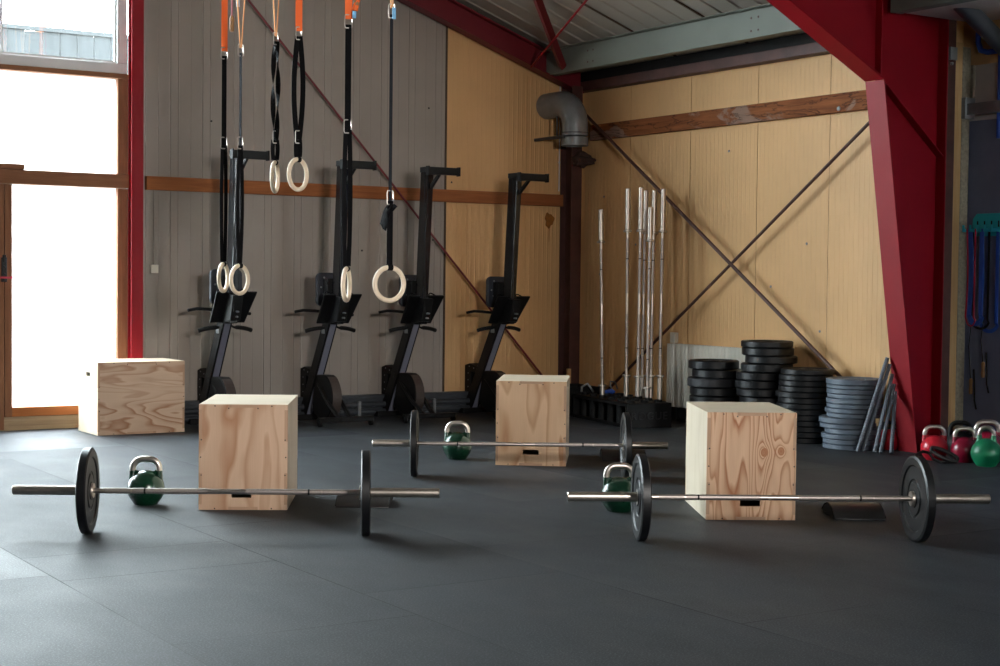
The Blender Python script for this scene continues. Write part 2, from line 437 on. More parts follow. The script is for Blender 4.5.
# hall walls out of view
m = MB(); m.prism([(XL,0),(.3,0),(.3,3.5),(-7,6.07),(XL,roofz(XL))], 1, YR, YR-.15); struct(m.build('wall_front', M['hall']))
m = MB(); m.box((XL-.15, YR, 0), (XL, .1, roofz(XL))); struct(m.build('wall_left', M['hall']))
m = MB(); m.box((XL, 0, 0), (-9.35, .15, roofz(XL))); m.prism([(-9.35,4.75),(-4.6,4.75),(-4.6,5.2),(-7,6.07),(-9.35,5.2)], 1, 0, .15); struct(m.build('wall_back', M['panel_grey']))

# glazed part of the gable wall
m = MB(); m.box((-9.35,-.02,0),(-4.66,.12,.118)); struct(m.build('baseboard_back', M['kerb'], None, .004))
m = MB(); m.box((-5.71,-.035,.12),(-4.66,.10,.198)); struct(m.build('trim_3', M['sillboard'], None, .004))
m = MB(); m.box((-9.35,-.04,2.105),(-4.685,.06,2.228)); struct(m.build('trim_4', M['transom'], None, .004))
m = MB(); m.box((-5.95,-.05,2.230),(-5.60,.02,2.275)); struct(m.build('trim_5', M['transom'], None, .003))
m = MB(); m.box((-4.783,-.03,.2),(-4.69,.06,2.10)); m.box((-4.783,-.03,2.23),(-4.69,.06,3.065)); struct(m.build('trim_6', M['postwood'], None, .004))
m = MB(); m.box((-9.35,-.05,3.065),(-4.69,.10,3.108)); struct(m.build('trim_7', M['transom'], None, .004))
m = MB(); m.box((-9.35,-.02,4.70),(-4.66,.10,4.78)); m.box((-9.35,-.02,.2),(-9.27,.1,4.7)); struct(m.build('trim_8', M['postwood']))
# door on the left: stile with latch, milky panel
d = MB(); d.box((-6.02,-.045,.01),(-5.775,.03,2.10)); d = struct(d.build('door_1', M['postwood'], None, .004))
m = MB(); m.box((-5.768,-.04,.12),(-5.705,.05,2.10)); struct(m.build('door_frame', M['postwood'], None, .003))
m = MB(); m.box((-5.80,-.065,1.27),(-5.755,-.045,1.48)); m.box((-5.79,-.075,1.44),(-5.765,-.05,1.50))
for zz in (1.29,1.34,1.40,1.45): m.lathe([(0,.012),(.008,.01),(.009,0)], 10, TR((-5.778,-.062,zz), rx=pi/2))
m.build('latch', M['black'], d, .003)
m = MB(); m.box((-5.93,-.072,1.300),(-5.70,-.066,1.316)); m.build('strap', M['bandred'], d)
m = MB(); m.box((-7.1,-.01,.2),(-6.02,.0,2.1)); m.build('pane', M['poly'], d)
m = MB(); m.box((-7.2,-.045,.01),(-7.1,.03,2.10)); m.build('stile', M['postwood'], d, .004)
for i, (xa, xb, za, zb) in enumerate(((-5.705,-4.78,.198,2.105),(-9.27,-4.78,2.228,3.065),(-9.27,-7.2,.12,2.105))):
    m = MB(); m.box((xa,.02,za),(xb,.036,zb)); struct(m.build('window_%d' % (i+1), M['poly']))
# white framed window above
def window(name, xa, xb, za, zb):
    m = MB(); t = .09
    for (p, q) in (((xa,za),(xb,za+t)),((xa,zb-t),(xb,zb)),((xa,za+t),(xa+t,zb-t)),((xb-t,za+t),(xb,zb-t))):
        m.box((p[0],-.03,p[1]),(q[0],.06,q[1]))
    w = struct(m.build(name, M['pvc'], None, .006))
    m = MB(); m.box((xa+t,.02,za+t),(xb-t,.028,zb-t)); m.build('pane', M['glass'], w)
    m = MB(); u = .018
    for (p, q) in (((xa+t,za+t),(xb-t,za+t+u)),((xa+t,zb-t-u),(xb-t,zb-t)),((xa+t,za+t+u),(xa+t+u,zb-t-u)),((xb-t-u,za+t+u),(xb-t,zb-t-u))):
        m.box((p[0],-.012,p[1]),(q[0],.02,q[1]))
    m.build('bead', M['pvc'], w)
window('window_4', -5.885, -4.70, 3.11, 4.70)
window('window_5', -7.50, -5.89, 3.11, 4.70)
window('window_6', -9.27, -7.505, 3.11, 4.70)

# red steel column beside the glazing
m = MB(); m.box((-4.688,-.115,0),(-4.578,-.103,4.95)); m.box((-4.688,-.03,0),(-4.578,-.018,4.95)); m.box((-4.638,-.103,0),(-4.628,-.03,4.95))
m.box((-4.66,-.018,0),(-4.59,.0,4.9))
struct(m.build('trim_9', M['red'], None, .003))
# gable rafter, sloping I beam
def slope_beam(name, x0, x1, zoff, h, y0, y1, mat, tf=.016):
    m = MB(); z = lambda x, o: 3.315+.353*(-x)+o
    y = (y0+y1)/2
    for (a, b_) in ((0,tf),(h-tf,h)): m.prism([(x0,z(x0,a)),(x1,z(x1,a)),(x1,z(x1,b_)),(x0,z(x0,b_))], 1, y0, y1)
    m.prism([(x0,z(x0,tf)),(x1,z(x1,tf)),(x1,z(x1,h-tf)),(x0,z(x0,h-tf))], 1, y-.005, y+.005)
    return struct(m.build(name, mat, None, .002))
slope_beam('trim_10', .12, -6.95, 0, .245, -.20, -.06, M['darkred'])
# steel column in the corner (I section, brown)
m = MB(); m.box((-.035,-.215,0),(.095,-.203,3.34)); m.box((-.035,-.022,0),(.095,-.010,3.34)); m.box((.025,-.203,0),(.037,-.022,3.34))
m.box((-.035,-.205,2.90),(.02,-.02,2.91)); struct(m.build('trim_11', M['brown'], None, .002))
m = MB(); m.tube([(-.052,-.012,2.26),(-.052,-.012,3.38)], .006, 8); m.box((-.06,-.02,2.55),(-.045,0,2.57)); struct(m.build('trim_12', M['pvc']))
# dusty clump on the bracket beneath the duct
m = MB(); bmesh.ops.create_icosphere(m.bm, subdivisions=3, radius=1)
for v in m.bm.verts:
    c = v.co.copy(); k = 1+.22*sin(5*c.x+2)*cos(4*c.y)+.15*sin(9*c.z); v.co = Vector((.085+c.x*.135*k, -.26+c.y*.06*k, 2.575+c.z*.062*k*(1.2-.5*c.x)))
struct(m.build('trim_13', M['dirt']))

# eaves purlin (grey green), brown lintel and weathered timber rail on the eaves wall
def zbeam(name, y0, y1):
    m = MB(); m.box((-.312,y0,3.43),(-.304,y1,3.675)); m.box((-.304,y0,3.43),(-.20,y1,3.438)); m.box((-.385,y0,3.668),(-.304,y1,3.676)); m.box((-.208,y0,3.438),(-.200,y1,3.462))
    o = struct(m.build(name, M['greensteel'], None, .002)); return o
g = zbeam('trim_14', -4.74, -.04)
m = MB()
for yy in (-.95,-3.35): 
    for dy in (0,.09):
        for zz in (3.49,3.60): m.lathe([(0,.004),(.009,.003),(.010,0)], 10, TR((-.312,yy+dy,zz), ry=-pi/2))
m.build('bolts', M['brown'], g)
zbeam('trim_15', -9.5, -4.86)
m = MB(); m.box((.12,-4.66,3.30),(XB,-.02,3.395)); struct(m.build('trim_16', M['brown'], None, .004))
m = MB(); m.box((.16,-4.66,3.397),(XB,-.02,3.50)); struct(m.build('eaves_shade_strip', M['blackmatt'], None, .004))  # black strip painting in the dark void between lintel and roof
m = MB(); m.box((XB-.03,-4.66,0),(XB-.004,-.22,.16)); struct(m.build('shade_strip_right', M['darkpipe'], None, .003))  # dark strip standing in for the shadow along the wall foot
m = MB(); m.box((.185,-4.66,2.785),(XB-.002,-.22,2.945)); ob = struct(m.build('trim_17', M['oldbeam'], None, .005))
m = MB(); m.lathe([(0,.01),(.016,.008),(.02,0)], 12, TR((.185,-3.82,2.815), ry=-pi/2)); m.build('bolt_head', M['galv'], ob)
# timber rail on the gable wall
m = MB(); m.box((-4.53,-.065,2.100),(-.03,-.006,2.222)); struct(m.build('trim_18', M['railwood'], None, .005))
# small strut and bracing rod under the roof
m = MB(); a = Vector((-.33,-.45,3.49)); c = Vector((-1.25,-1.34,3.97)); 
m.tube([a, c], .045, 4, M=None); m.build('trim_19', M['darkred']); struct(bpy.data.objects['trim_19'])
m = MB(); m.tube([(-.55,-.215,3.49),(-1.03,-1.87,3.90)], .011, 8); struct(m.build('trim_20', M['red']))
# bracing rods on the walls
m = MB(); m.tube([(-4.50,-.12,4.83),(-.06,-.12,.08)], .011, 8); struct(m.build('trim_21', M['darkred']))
m = MB(); m.tube([(.105,-.16,3.11),(.105,-4.34,.31)], .017, 8); struct(m.build('trim_22', M['brown']))
m = MB(); m.tube([(.135,-.49,.10),(.135,-4.60,2.92)], .014, 8); struct(m.build('trim_23', M['brown']))

# portal frame: tapered column with haunch, bright red
YF0, YF1, YW = -4.86, -4.66, -4.76
m = MB()
xk, zk = -.365, 2.915; xb, xo = .085, .335
m.prism([(xb,0),(xb+.014,0),(xk+.014,zk),(xk,zk)], 1, YF0, YF1)                      # inner flange of the column
hx = lambda z: xk-(z-zk)/.505
m.prism([(xk,zk),(hx(4.25),4.25),(hx(4.25),4.268),(xk+.004,zk+.018)], 1, YF0, YF1)   # underside flange of the haunch
m.prism([(xb+.012,0),(xo,0),(xo,3.52),(-.2,3.66),(hx(4.25)+.02,4.26),(xk+.012,zk+.01)], 1, YW-.006, YW+.006)  # web
m.box((xo,YF0,0),(xo+.014,YF1,3.5))
m.prism([(xk+.01,zk),(xo,zk-.56),(xo,zk-.545),(xk+.01,zk+.015)], 1, YF0+.02, YW-.006) # diagonal stiffener
m.box((xk-.005,YF0+.03,zk+.02),(xk+.009,YW,3.75))                                    # upright stiffener
m.box((xk+.03,YW-.012,2.99),(xk+.05,YW,3.02))
struct(m.build('trim_24', M['red'], None, .003))
m = MB(); m.prism([(hx(4.25),4.25),(-6.95,5.82),(-6.95,6.05),(hx(4.25),4.5)], 1, YW-.06, YW+.06); struct(m.build('trim_25', M['red']))
# wall end beside the frame: brown post, pale timber, concrete reveal
m = MB(); m.box((xo+.014,YF0+.02,0),(.458,YF1-.03,3.45)); struct(m.build('trim_26', M['brown'], None, .003))
m = MB(); m.box((.460,-4.83,0),(.548,-4.70,3.28)); struct(m.build('trim_27', M['palewood'], None, .003))
m = MB(); m.box((.550,-4.83,0),(.645,-4.70,3.25)); struct(m.build('trim_28', M['concrete'], None, .004))
m = MB(); m.lathe([(0,.02),(.012,.016),(.012,0)], 10, TR((.40,-4.842,3.10), rx=pi/2)); m.box((.37,-4.86,3.13),(.45,-4.842,3.23)); struct(m.build('trim_29', M['galv']))
# wall of the next bay
WX = .66
m = MB(); m.box((WX,YR,0),(WX+.1,-4.7,2.66)); m.box((WX+.1,YR,0),(WX+.14,-4.6,3.9)); w2 = struct(m.build('wall_right', M['bluepanel']))
m = MB(); m.box((XB+.06,-4.68,0),(WX+.14,-4.63,3.9)); m.box((.16,YR,3.525),(WX+.14,-4.63,3.60)); struct(m.build('wall_return', M['panel_tan'], w2))
m = MB(); m.box((WX-.02,-9.5,2.66),(WX+.08,-4.72,2.69)); struct(m.build('trim_30', M['pvc'], None, .003))
m = MB(); m.box((WX+.03,-9.5,2.69),(WX+.1,-4.78,3.11)); struct(m.build('wall_panel', M['whitewall'], w2))
m = MB(); m.box((WX+.0,-4.84,2.69),(WX+.06,-4.72,3.11)); struct(m.build('wall_reveal', M['concrete'], w2))
m = MB(); m.box((WX+.04,-9.5,3.11),(WX+.1,-4.7,3.7)); struct(m.build('wall_panel', M['panel_tan'], w2))
m = MB(); m.box((.55,-9.5,2.70),(.63,-4.86,2.79)); m.box((.53,-4.88,2.67),(.65,-4.84,2.84)); struct(m.build('trim_31', M['galv'], None, .003))
m = MB(); m.tube([(.62,-4.92,3.5),(.62,-4.92,3.28),(.62,-4.95,3.21),(.62,-5.02,3.19),(.62,-5.4,3.19)], .022, 10); struct(m.build('trim_32', M['bandblue']))
m = MB(); m.tube([(.62,-5.14,3.3),(.62,-5.14,2.5)], .015, 10); struct(m.build('trim_33', M['bandblue']))
m = MB(); m.prism([(-.28,3.42),(.9,3.26),(.9,3.62),(-.28,3.66)], 1, -9.5, -4.87); 
m.bm.free(); m = MB(); m.box((-.19,-9.5,3.44),(.64,-4.87,3.46)); struct(m.build('trim_34', M['whitewall']))
m = MB(); m.tube([(-.24,-5.25,3.64),(-.05,-5.25,3.53),(.32,-5.25,3.32),(.58,-5.25,3.17)], .07, 20); struct(m.build('trim_35', M['darkpipe']))

# skirting duct with pipes along the foot of the gable wall
m = MB(); m.box((-4.45,-.07,0),(-.10,-.006,.17)); m.box((-4.45,-.10,.17),(-.10,-.006,.205))
sk = struct(m.build('baseboard_back', M['darkpipe'], None, .003))
for zz, yy in ((.115,-.115),(.045,-.12)):
    m = MB(); m.tube([(-4.45,yy,zz),(-.10,yy,zz)], .026, 12); m.build('heating_pipe', M['darkpipe'], sk)
m = MB()
for xx in (-2.45,-1.62,-3.3): m.box((xx,-.15,.0),(xx+.03,-.09,.15))
m.build('pipe_clips', M['galv'], sk)

# switch box with conduit
t = empty('junction_box', (-4.445,-.004,1.36), 'small white surface socket box with conduit on the grey wall beside the red column', 'switch')
m = MB(); m.box((-.035,-.035,0),(.035,0,.075)); m.build('housing', M['white_enamel'], t, .004)
m = MB(); m.tube([(0,-.012,.075),(0,-.012,.74)], .008, 8); m.build('conduit', M['panel_grey'], t)

# ------------------------------------------------------------------ outside
m = MB(); m.box((-40,.3,-.3),(30,45,-.1)); struct(m.build('ground', M['ground']))
fn = empty('board_fence', (-4.0,5.0,-.1), 'grey weathered board fence outside the upper window', 'fence')
m = MB(); x = -4.5
while x < 4.2:
    m.box((x,-.02,0),(x+.195,.02,4.28+.012*sin(x*9))); x += .205
m.build('boards', M['fence'], fn)
m = MB(); m.box((-4.5,-.04,4.28),(4.3,.04,4.33)); m.build('top_rail', M['fence'], fn)
ps = MB(); ps.box((-.06,-.06,0),(.06,.06,7.5)); ps = ps.build('wooden_post', M['postwood'], None, .01, loc=(-3.84,5.6,-.1)); tag(ps, 'pale brown wooden post standing behind the fence outside', 'post')
m = MB()
for k in range(160):
    a = random.uniform(0,2*pi); r_ = random.random()**.5*.5; zz = random.uniform(0,1); c = Vector((r_*cos(a)*.9, r_*sin(a)*.6, 4.0+zz*.75))
    q = Matrix.Translation(c) @ Matrix.Rotation(random.uniform(0,6), 4, Vector((random.random(),random.random(),random.random()+.1)).normalized())
    m._add([(-.05,0,0),(0,-.025,.01),(.05,0,0),(0,.025,.01)], [(0,1,2,3)], False, q)
bs = empty('shrub', (-2.85,6.6,-.25), 'green shrub showing over the fence outside the upper window', 'shrub')
m.build('foliage', M['leaf'], bs)
m = MB(); m.tube([(0,0,0),(.03,0,2.2),(0,.02,4.3)], [.04,.03,.01], 8); m.build('stem', M['postwood'], bs)

# ------------------------------------------------------------------ plywood boxes
def ply_box(name, loc, rz, W, D, H, front, label, slot=None, slot_left=None):
    """origin at the middle of the front bottom edge; local -y faces the front"""
    t_ = .018; o = empty(name, loc, label, 'box', rz, 'plywood jump boxes')
    def notched(W_, H_, slot_):
        tw, th = W_/3, .3*H_
        x0, x1 = -W_/2, W_/2
        return [(x0,0),(-tw/2,0),(-tw/2,t_),(tw/2,t_),(tw/2,0),(x1,0),(x1,.05*H_),(x1-t_,.05*H_),(x1-t_,.35*H_),(x1,.35*H_),(x1,.65*H_),(x1-t_,.65*H_),(x1-t_,.95*H_),(x1,.95*H_),(x1,H_),
                (tw/2,H_),(tw/2,H_-t_),(-tw/2,H_-t_),(-tw/2,H_),(x0,H_),(x0,.95*H_),(x0+t_,.95*H_),(x0+t_,.65*H_),(x0,.65*H_),(x0,.35*H_),(x0+t_,.35*H_),(x0+t_,.05*H_),(x0,.05*H_)]
    for nm, y0, y1, mat in (('front_panel',0,t_,front),('back_panel',D-t_,D,M['plyside'])):
        m = MB(); poly = notched(W, H, None)
        if nm == 'front_panel' and slot:
            # cut the slot by building the panel as an outline with a bridge
            sx, sz, sw, sh = slot
            x0 = -W/2
            k = [i for i, p in enumerate(poly) if abs(p[0]-x0) < 1e-6 and abs(p[1]) < 1e-6][0]
            hole = [(sx-sw/2,sz-sh/2),(sx-sw/2,sz+sh/2),(sx+sw/2,sz+sh/2),(sx+sw/2,sz-sh/2)]
            bm = m.bm; ov = [bm.verts.new((p[0],y0,p[1])) for p in poly]; hv = [bm.verts.new((p[0],y0,p[1])) for p in hole]
            oe = [bm.edges.new((ov[i],ov[(i+1) % len(ov)])) for i in range(len(ov))]; he = [bm.edges.new((hv[i],hv[(i+1) % 4])) for i in range(4)]
            bmesh.ops.triangle_fill(bm, use_beauty=True, use_dissolve=False, edges=oe+he)
            r = bmesh.ops.extrude_face_region(bm, geom=list(bm.faces)); 
            bmesh.ops.translate(bm, verts=[e for e in r['geom'] if isinstance(e, bmesh.types.BMVert)], vec=(0,y1-y0,0))
        else: m.prism(poly, 1, y0, y1)
        m.build(nm, mat, o)
    for sgn in (-1, 1):
        m = MB(); xa = sgn*(W/2); xi = sgn*(W/2-t_)
        if sgn < 0 and slot_left:
            sy, sz, sw, sh = slot_left; ylo, yhi = t_, D-t_
            for (ya, yb, za, zb) in ((ylo,sy-sw/2,t_,H-t_),(sy+sw/2,yhi,t_,H-t_),(sy-sw/2,sy+sw/2,t_,sz-sh/2),(sy-sw/2,sy+sw/2,sz+sh/2,H-t_)): m.box((xa,ya,za),(xi,yb,zb))
        else: m.box((xa,t_,t_),(xi,D-t_,H-t_))
        m.mi = 1
        for (za, zb) in ((.05,.35),(.65,.95)):
            m.box((xa,.0005,za*H+.0005),(xi,t_,zb*H-.0005))
            m.box((xa,D-t_,za*H+.0005),(xi,D-.0005,zb*H-.0005))
        m.build('side_panel', [M['plyside'], M['tab']], o)
    m = MB(); m.box((-W/2,t_,H-t_),(W/2,D-t_,H)); m.mi = 1; m.box((-W/6+.0005,.0005,H-t_),(W/6-.0005,t_,H)); m.box((-W/6+.0005,D-t_,H-t_),(W/6-.0005,D-.0005,H)); m.build('top_panel', [M['plyside'], M['tab']], o)
    m = MB(); m.box((-W/2,t_,0),(W/2,D-t_,t_)); m.mi = 1; m.box((-W/6+.0005,.0005,0),(W/6-.0005,t_,t_)); m.build('bottom_panel', [M['plyside'], M['tab']], o)
    e = .012
    spots = [(-W/2+W*.18,H-e/2-.003),(-W/6+.001,H-t_-.004),(W/6-.001,H-t_-.004),(W/2-W*.18,H-e/2-.003),(-W/2+W*.18,e/2+.002),(W/2-W*.18,e/2+.002),
             (-W/2+.01,H*.5),(W/2-.01,H*.5),(-W/2+.014,H*.33),(W/2-.014,H*.33),(-W/2+.014,H*.665),(W/2-.014,H*.665)]
    for (sx, sz) in spots:
        m = MB(); m.lathe([(0,.0012),(.0042,.0012),(.0042,0)], 10, TR((sx,0,sz), rx=pi/2)); m.build('screw', M['screw'], o)
    return o
B = -1
ply_box('plyo_box', (-4.811,-.743,0), radians(.5), .762, .508, .61, M['ply1'], 'plywood jump box lying on its long side by the window and the red column', slot_left=(.25,.50,.10,.035))
ply_box('plyo_box', (-5.7637,-5.1273,0), radians(-29.4), .508, .762, .61, M['ply2'], 'plywood jump box behind the front left barbell, beside a green kettlebell', slot=(-.01,.088,.115,.036))
ply_box('plyo_box', (-3.4015,-6.8275,0), radians(-30.3), .508, .762, .61, M['ply3'], 'plywood jump box with bold wavy grain behind the front right barbell', slot=(-.005,.095,.115,.036))
ply_box('plyo_box', (-3.1083,-4.1286,0), radians(-36.7), .508, .762, .61, M['ply4'], 'farthest plywood jump box, behind the rear barbell near the bar rack', slot=(0,.098,.115,.036))

# ------------------------------------------------------------------ plates and barbells
def plate_profile(R_, T, hole=.0255):
    h = T/2
    return [(hole,-h*.85),(.045,-h*.85),(.048,-h*.72),(.085,-h*.72),(.092,-h*.45),(.100,-h*.45),(.104,-h*.62),(R_-.055,-h*.62),(R_-.048,-h*.9),(R_-.012,-h),(R_,-h*.75),
            (R_,h*.75),(R_-.012,h),(R_-.048,h*.9),(R_-.055,h*.62),(.104,h*.62),(.100,h*.45),(.092,h*.45),(.085,h*.72),(.048,h*.72),(.045,h*.85),(hole,h*.85)]
def make_plate(T, mat, label, group, loc, M_=None, name='bumper_plate', flat=False, R_=.225):
    m = MB(); p = plate_profile(R_, T); 
    if flat: m.lathe(p+[p[0]], 56)
    else: m.lathe(p+[p[0]], 64)
    o = m.build(name, mat, None, sharp=30)
    if M_ is not None: o.matrix_world = M_
    else: o.location = loc
    tag(o, label, 'weight plate', group); 
    m = MB(); m.lathe([(.0252,-T*.43),(.042,-T*.43),(.042,T*.43),(.0252,T*.43),(.0252,-T*.43)], 32); m.build('hub_ring', M['steel'] if not flat else mat, o)
    return o

def cam2b(x, y, z=0):        # point given from the camera's foot (x right, y ahead) to the building's axes
    a = -BETA
    return Vector((cos(a)*x+sin(a)*y-9.34464, -sin(a)*x+cos(a)*y-13.49749, z))
def make_bar(parent, L, sl, r, rs, origin_mid=True):
    """bar along local x, centred on the origin"""
    c = L/2-sl
    m = MB(); m.tube([(-c,0,0),(c,0,0)], r, 20); m.build('shaft', M['chrome'], parent)
    for s_ in (-1, 1):
        prof = [(rs,0),(rs,sl-.03)] 
        m = MB(); Mx = frame_z((s_*(c),0,0), (s_,0,0))
        m.lathe([(0,-.004),(.038,-.004),(.040,0),(.040,.012),(.036,.016),(rs,.02),(rs,sl-.004),(rs-.004,sl),(.012,sl),(.011,sl-.003),(0,sl-.003)], 32, Mx)
        m.build('sleeve', M['steel'], parent)
        m = MB(); m.tube([(s_*.421,0,0),(s_*.431,0,0)], r+.0003, 20); m.build('ring_mark', M['blackmatt'], parent)
        for (u0, u1) in ((.10,.42),(.432,.49),(.50,c-.06)):
            if u1 > u0:
                m = MB(); m.tube([(s_*u0*1.0,0,0),(s_*u1,0,0)], r+.0012, 20); m.build('knurling', M['knurl'], parent)
    return parent
def barbell(label, ang_cam, P1, P2, z, L, sl, r, rs, plate_T, plates, tw=(0,0)):
    A = cam2b(*P1, z); Bp = cam2b(*P2, z); mid = (A+Bp)/2; d = (Bp-A); rz = atan2(d.y, d.x)
    o = empty('barbell', (mid.x, mid.y, z), label, 'barbell', rz, 'barbells on the floor')
    make_bar(o, L, sl, r, rs)
    for i, (P, lb) in enumerate(zip((A, Bp), plates)):
        MM = Matrix.Translation((P.x, P.y, .225)) @ Matrix.Rotation(rz+tw[i], 4, 'Z') @ Matrix.Rotation(pi/2, 4, 'Y')
        make_plate(plate_T, M['bumper'], lb, 'plates on the barbells', None, MM)
    return o
ZB = .2255
barbell('steel barbell in front of the left jump box, nearest the window side', 0, (-2.138,8.11), (-.694,8.15), ZB, 2.22, .415, .014, .025, .05,
        ('black bumper plate on the left end of the front left barbell', 'black bumper plate on the right end of the front left barbell'), tw=(radians(3.0), radians(3.5)))
barbell('steel barbell in front of the jump box with bold wavy grain', 0, (.744,8.10), (2.194,8.15), ZB, 2.22, .415, .014, .025, .05,
        ('black bumper plate on the left end of the front right barbell', 'black bumper plate on the right end of the front right barbell'), tw=(radians(1), radians(3)))
barbell('thinner steel barbell at the rear, in front of the farthest jump box', 0, (-.572,10.58), (.866,10.60), ZB, 2.01, .30, .0125, .025, .046,
        ('black bumper plate on the left end of the rear barbell', 'black bumper plate on the right end of the rear barbell'), tw=(0, 0))

# ------------------------------------------------------------------ kettlebells
def kettlebell(loc, rz, mat, label, s=1.0, handle='competition', hm=None, h=.28):
    o = empty('kettlebell', loc, label, 'kettlebell', rz, 'kettlebells'); hm = hm or M['chrome']
    R_ = .109*s
    m = MB(); prof = [(0,0),(.06*s,0),(.068*s,.003*s)]
    for k in range(1, 15):
        a = -pi/2+.72+(pi-.95)*k/14; prof.append((R_*cos(a), .095*s+R_*.98*sin(a)))
    prof.append((0, .095*s+R_*.985)); m.lathe(prof, 40); m.build('body', mat, o)
    if handle == 'competition':
        w = .077*s
        for sg in (-1, 1):
            m = MB(); m.tube([(sg*w*.90,0,.12*s),(sg*w,0,.165*s),(sg*w,0,.205*s)], [.030*s,.021*s,.018*s], 14)
            m.prism([(sg*w,.20*s),(sg*w,.12*s),(sg*w*.35,.19*s),(sg*w*.80,.205*s)], 1, -.010*s, .010*s)
            m.build('handle_horn', mat, o)
        pts = [(-w,0,.200*s)]
        for k in range(0, 9):
            a = pi-k*pi/2/8; pts.append((-w+.055*s+.055*s*cos(a), 0, .212*s+.055*s*sin(a)))
        pts += [(-p[0],p[1],p[2]) for p in reversed(pts)]
        m = MB(); m.tube(pts, .0185*s, 14); m.build('handle', hm, o)
    else:
        w = .05*s
        for sg in (-1, 1):
            m = MB(); m.tube([(sg*.05*s,0,.155*s),(sg*w*1.0,0,.20*s),(sg*w,0,.225*s)], [.03*s,.020*s,.017*s], 14); m.build('handle_horn', mat, o)
        pts = [(w*cos(pi-k*pi/14),0,.232*s+.052*s*sin(k*pi/14)) for k in range(15)]; pts = [(-w,0,.215*s)]+pts+[(w,0,.215*s)]
        m = MB(); m.tube(pts, .0155*s, 14); m.build('handle', hm, o)
    return o
def front(x, y, d):           # move d away from the camera on the floor
    v = Vector((x-CC.x, y-CC.y)).normalized(); return (x+v.x*d, y+v.y*d, 0)
FC = -radians(32.5)
kettlebell(front(-6.198,-4.72,.07), FC+.05, M['kbgreen'], 'dark green kettlebell on the floor left of the front left jump box', 1.0)
kettlebell(front(-3.401,-3.585,.07), FC-.05, M['kbgreen'], 'dark green kettlebell behind the rear barbell, left of the farthest jump box', 1.0)
kettlebell(front(-3.905,-6.258,.07), FC+.1, M['kbgreen'], 'dark green kettlebell partly hidden behind the left plate of the front right barbell')
kettlebell((-.15,-5.245,0), FC-.1, M['kbred'], 'bright red kettlebell beside the red steel column, behind the cord', .95)
kettlebell((-.045,-5.448,0), FC-.15, M['kbcrim'], 'crimson kettlebell between the bright red one and the bright green one', .95)
kettlebell((.20,-5.455,0), FC-.2, M['kbcrim'], 'dark crimson kettlebell with a wide steel handle behind the bright green one', 1.10)
kettlebell((-.10,-5.70,0), FC-.45, M['kbbright'], 'bright green kettlebell with a narrow steel handle beside the crimson kettlebells', 1.02, 'cast')
kettlebell((.10,-5.84,0), FC-.3, M['kbbright'], 'bright green kettlebell cut off by the right edge of the view', .92, 'cast')
kettlebell((.20,-5.19,0), FC-.1, M['blackmatt'], 'black kettlebell behind the crimson one, only its dark handle showing', 1.0, 'competition', M['blackmatt'])
kettlebell((.10,-4.555,0), FC, M['kbred'], 'small red kettlebell behind the leaning grey bars', .82, 'competition', M['blackmatt'])

# black coiled cord in front of the kettlebells
t = []; 
def loopP(cx, cy, ax, ay, rot, n, z0, zz):
    out = []
    for k in range(n):
        a = 2*pi*k/n; x = ax*cos(a); y = ay*sin(a)*(1 if abs(sin(a)) > .2 else .9)
        out.append((cx+x*cos(rot)-y*sin(rot), cy+x*sin(rot)+y*cos(rot), z0+zz*sin(a+.4)+zz))
    return out
c = empty('coiled_cord', (-.30,-5.44,0), 'black coiled cord lying in front of the red kettlebells', 'cord', FC)
def link(cx, cz, y, a, b_, rot, n=44):
    out = []
    for k in range(n):
        t_ = 2*pi*k/n; x = a*max(-1, min(1, 1.15*cos(t_))); z = b_*sin(t_)
        out.append((cx+x*cos(rot)-z*sin(rot), y+.5*(z*cos(rot)+x*sin(rot)), cz+x*sin(rot)+z*cos(rot)))
    return out
m = MB(); m.tube(link(.03,.07,0,.098,.026,-.40), .0145, 10, closed=True); m.build('cord_loop', M['mat'], c)
m = MB(); m.tube([(.10,.02,.014),(.0,.0,.014),(-.04,.04,.03),(-.07,.05,.075),(-.12,.05,.085),(-.17,.04,.06),(-.20,.02,.014)], .012, 10); m.build('cord_end', M['mat'], c)

# ------------------------------------------------------------------ ab mats / pads on the floor
def pad(loc, rz, W, D, H, label, mat):
    o = empty('ab_mat', loc, label, 'exercise mat', rz, 'small black exercise mats')
    m = MB(); n = 16; top = []
    for k in range(n+1):
        u = k/n; top.append((D*u, H*sin(pi*min(1,max(0,u)))**.7*.95+.006))
    m.prism([(0,0)]+top+[(D,0)], 0, -W/2, W/2, smooth=True); m.build('cushion', mat, o, .006)
    m = MB(); m.tube([(-W/2-.001,D*u_,.004+H*sin(pi*u_)**.7*.95) for u_ in (.02,.2,.4,.6,.8,.98)], .004, 6); m.tube([(W/2+.001,D*u_,.004+H*sin(pi*u_)**.7*.95) for u_ in (.02,.2,.4,.6,.8,.98)], .004, 6)
    m.build('piping', M['blackmatt'], o)
    return o
pad((-5.125,-5.384,0), FC, .31, .34, .055, 'low black ab mat behind the right plate of the front left barbell', M['mat'])
pad((-2.33,-4.22,0), FC, .32, .34, .07, 'black ab mat in shadow right of the farthest jump box', M['mat'])
pad((-2.845,-7.13,0), FC, .29, .36, .07, 'black ab mat right of the jump box with bold wavy grain', M['mat'])

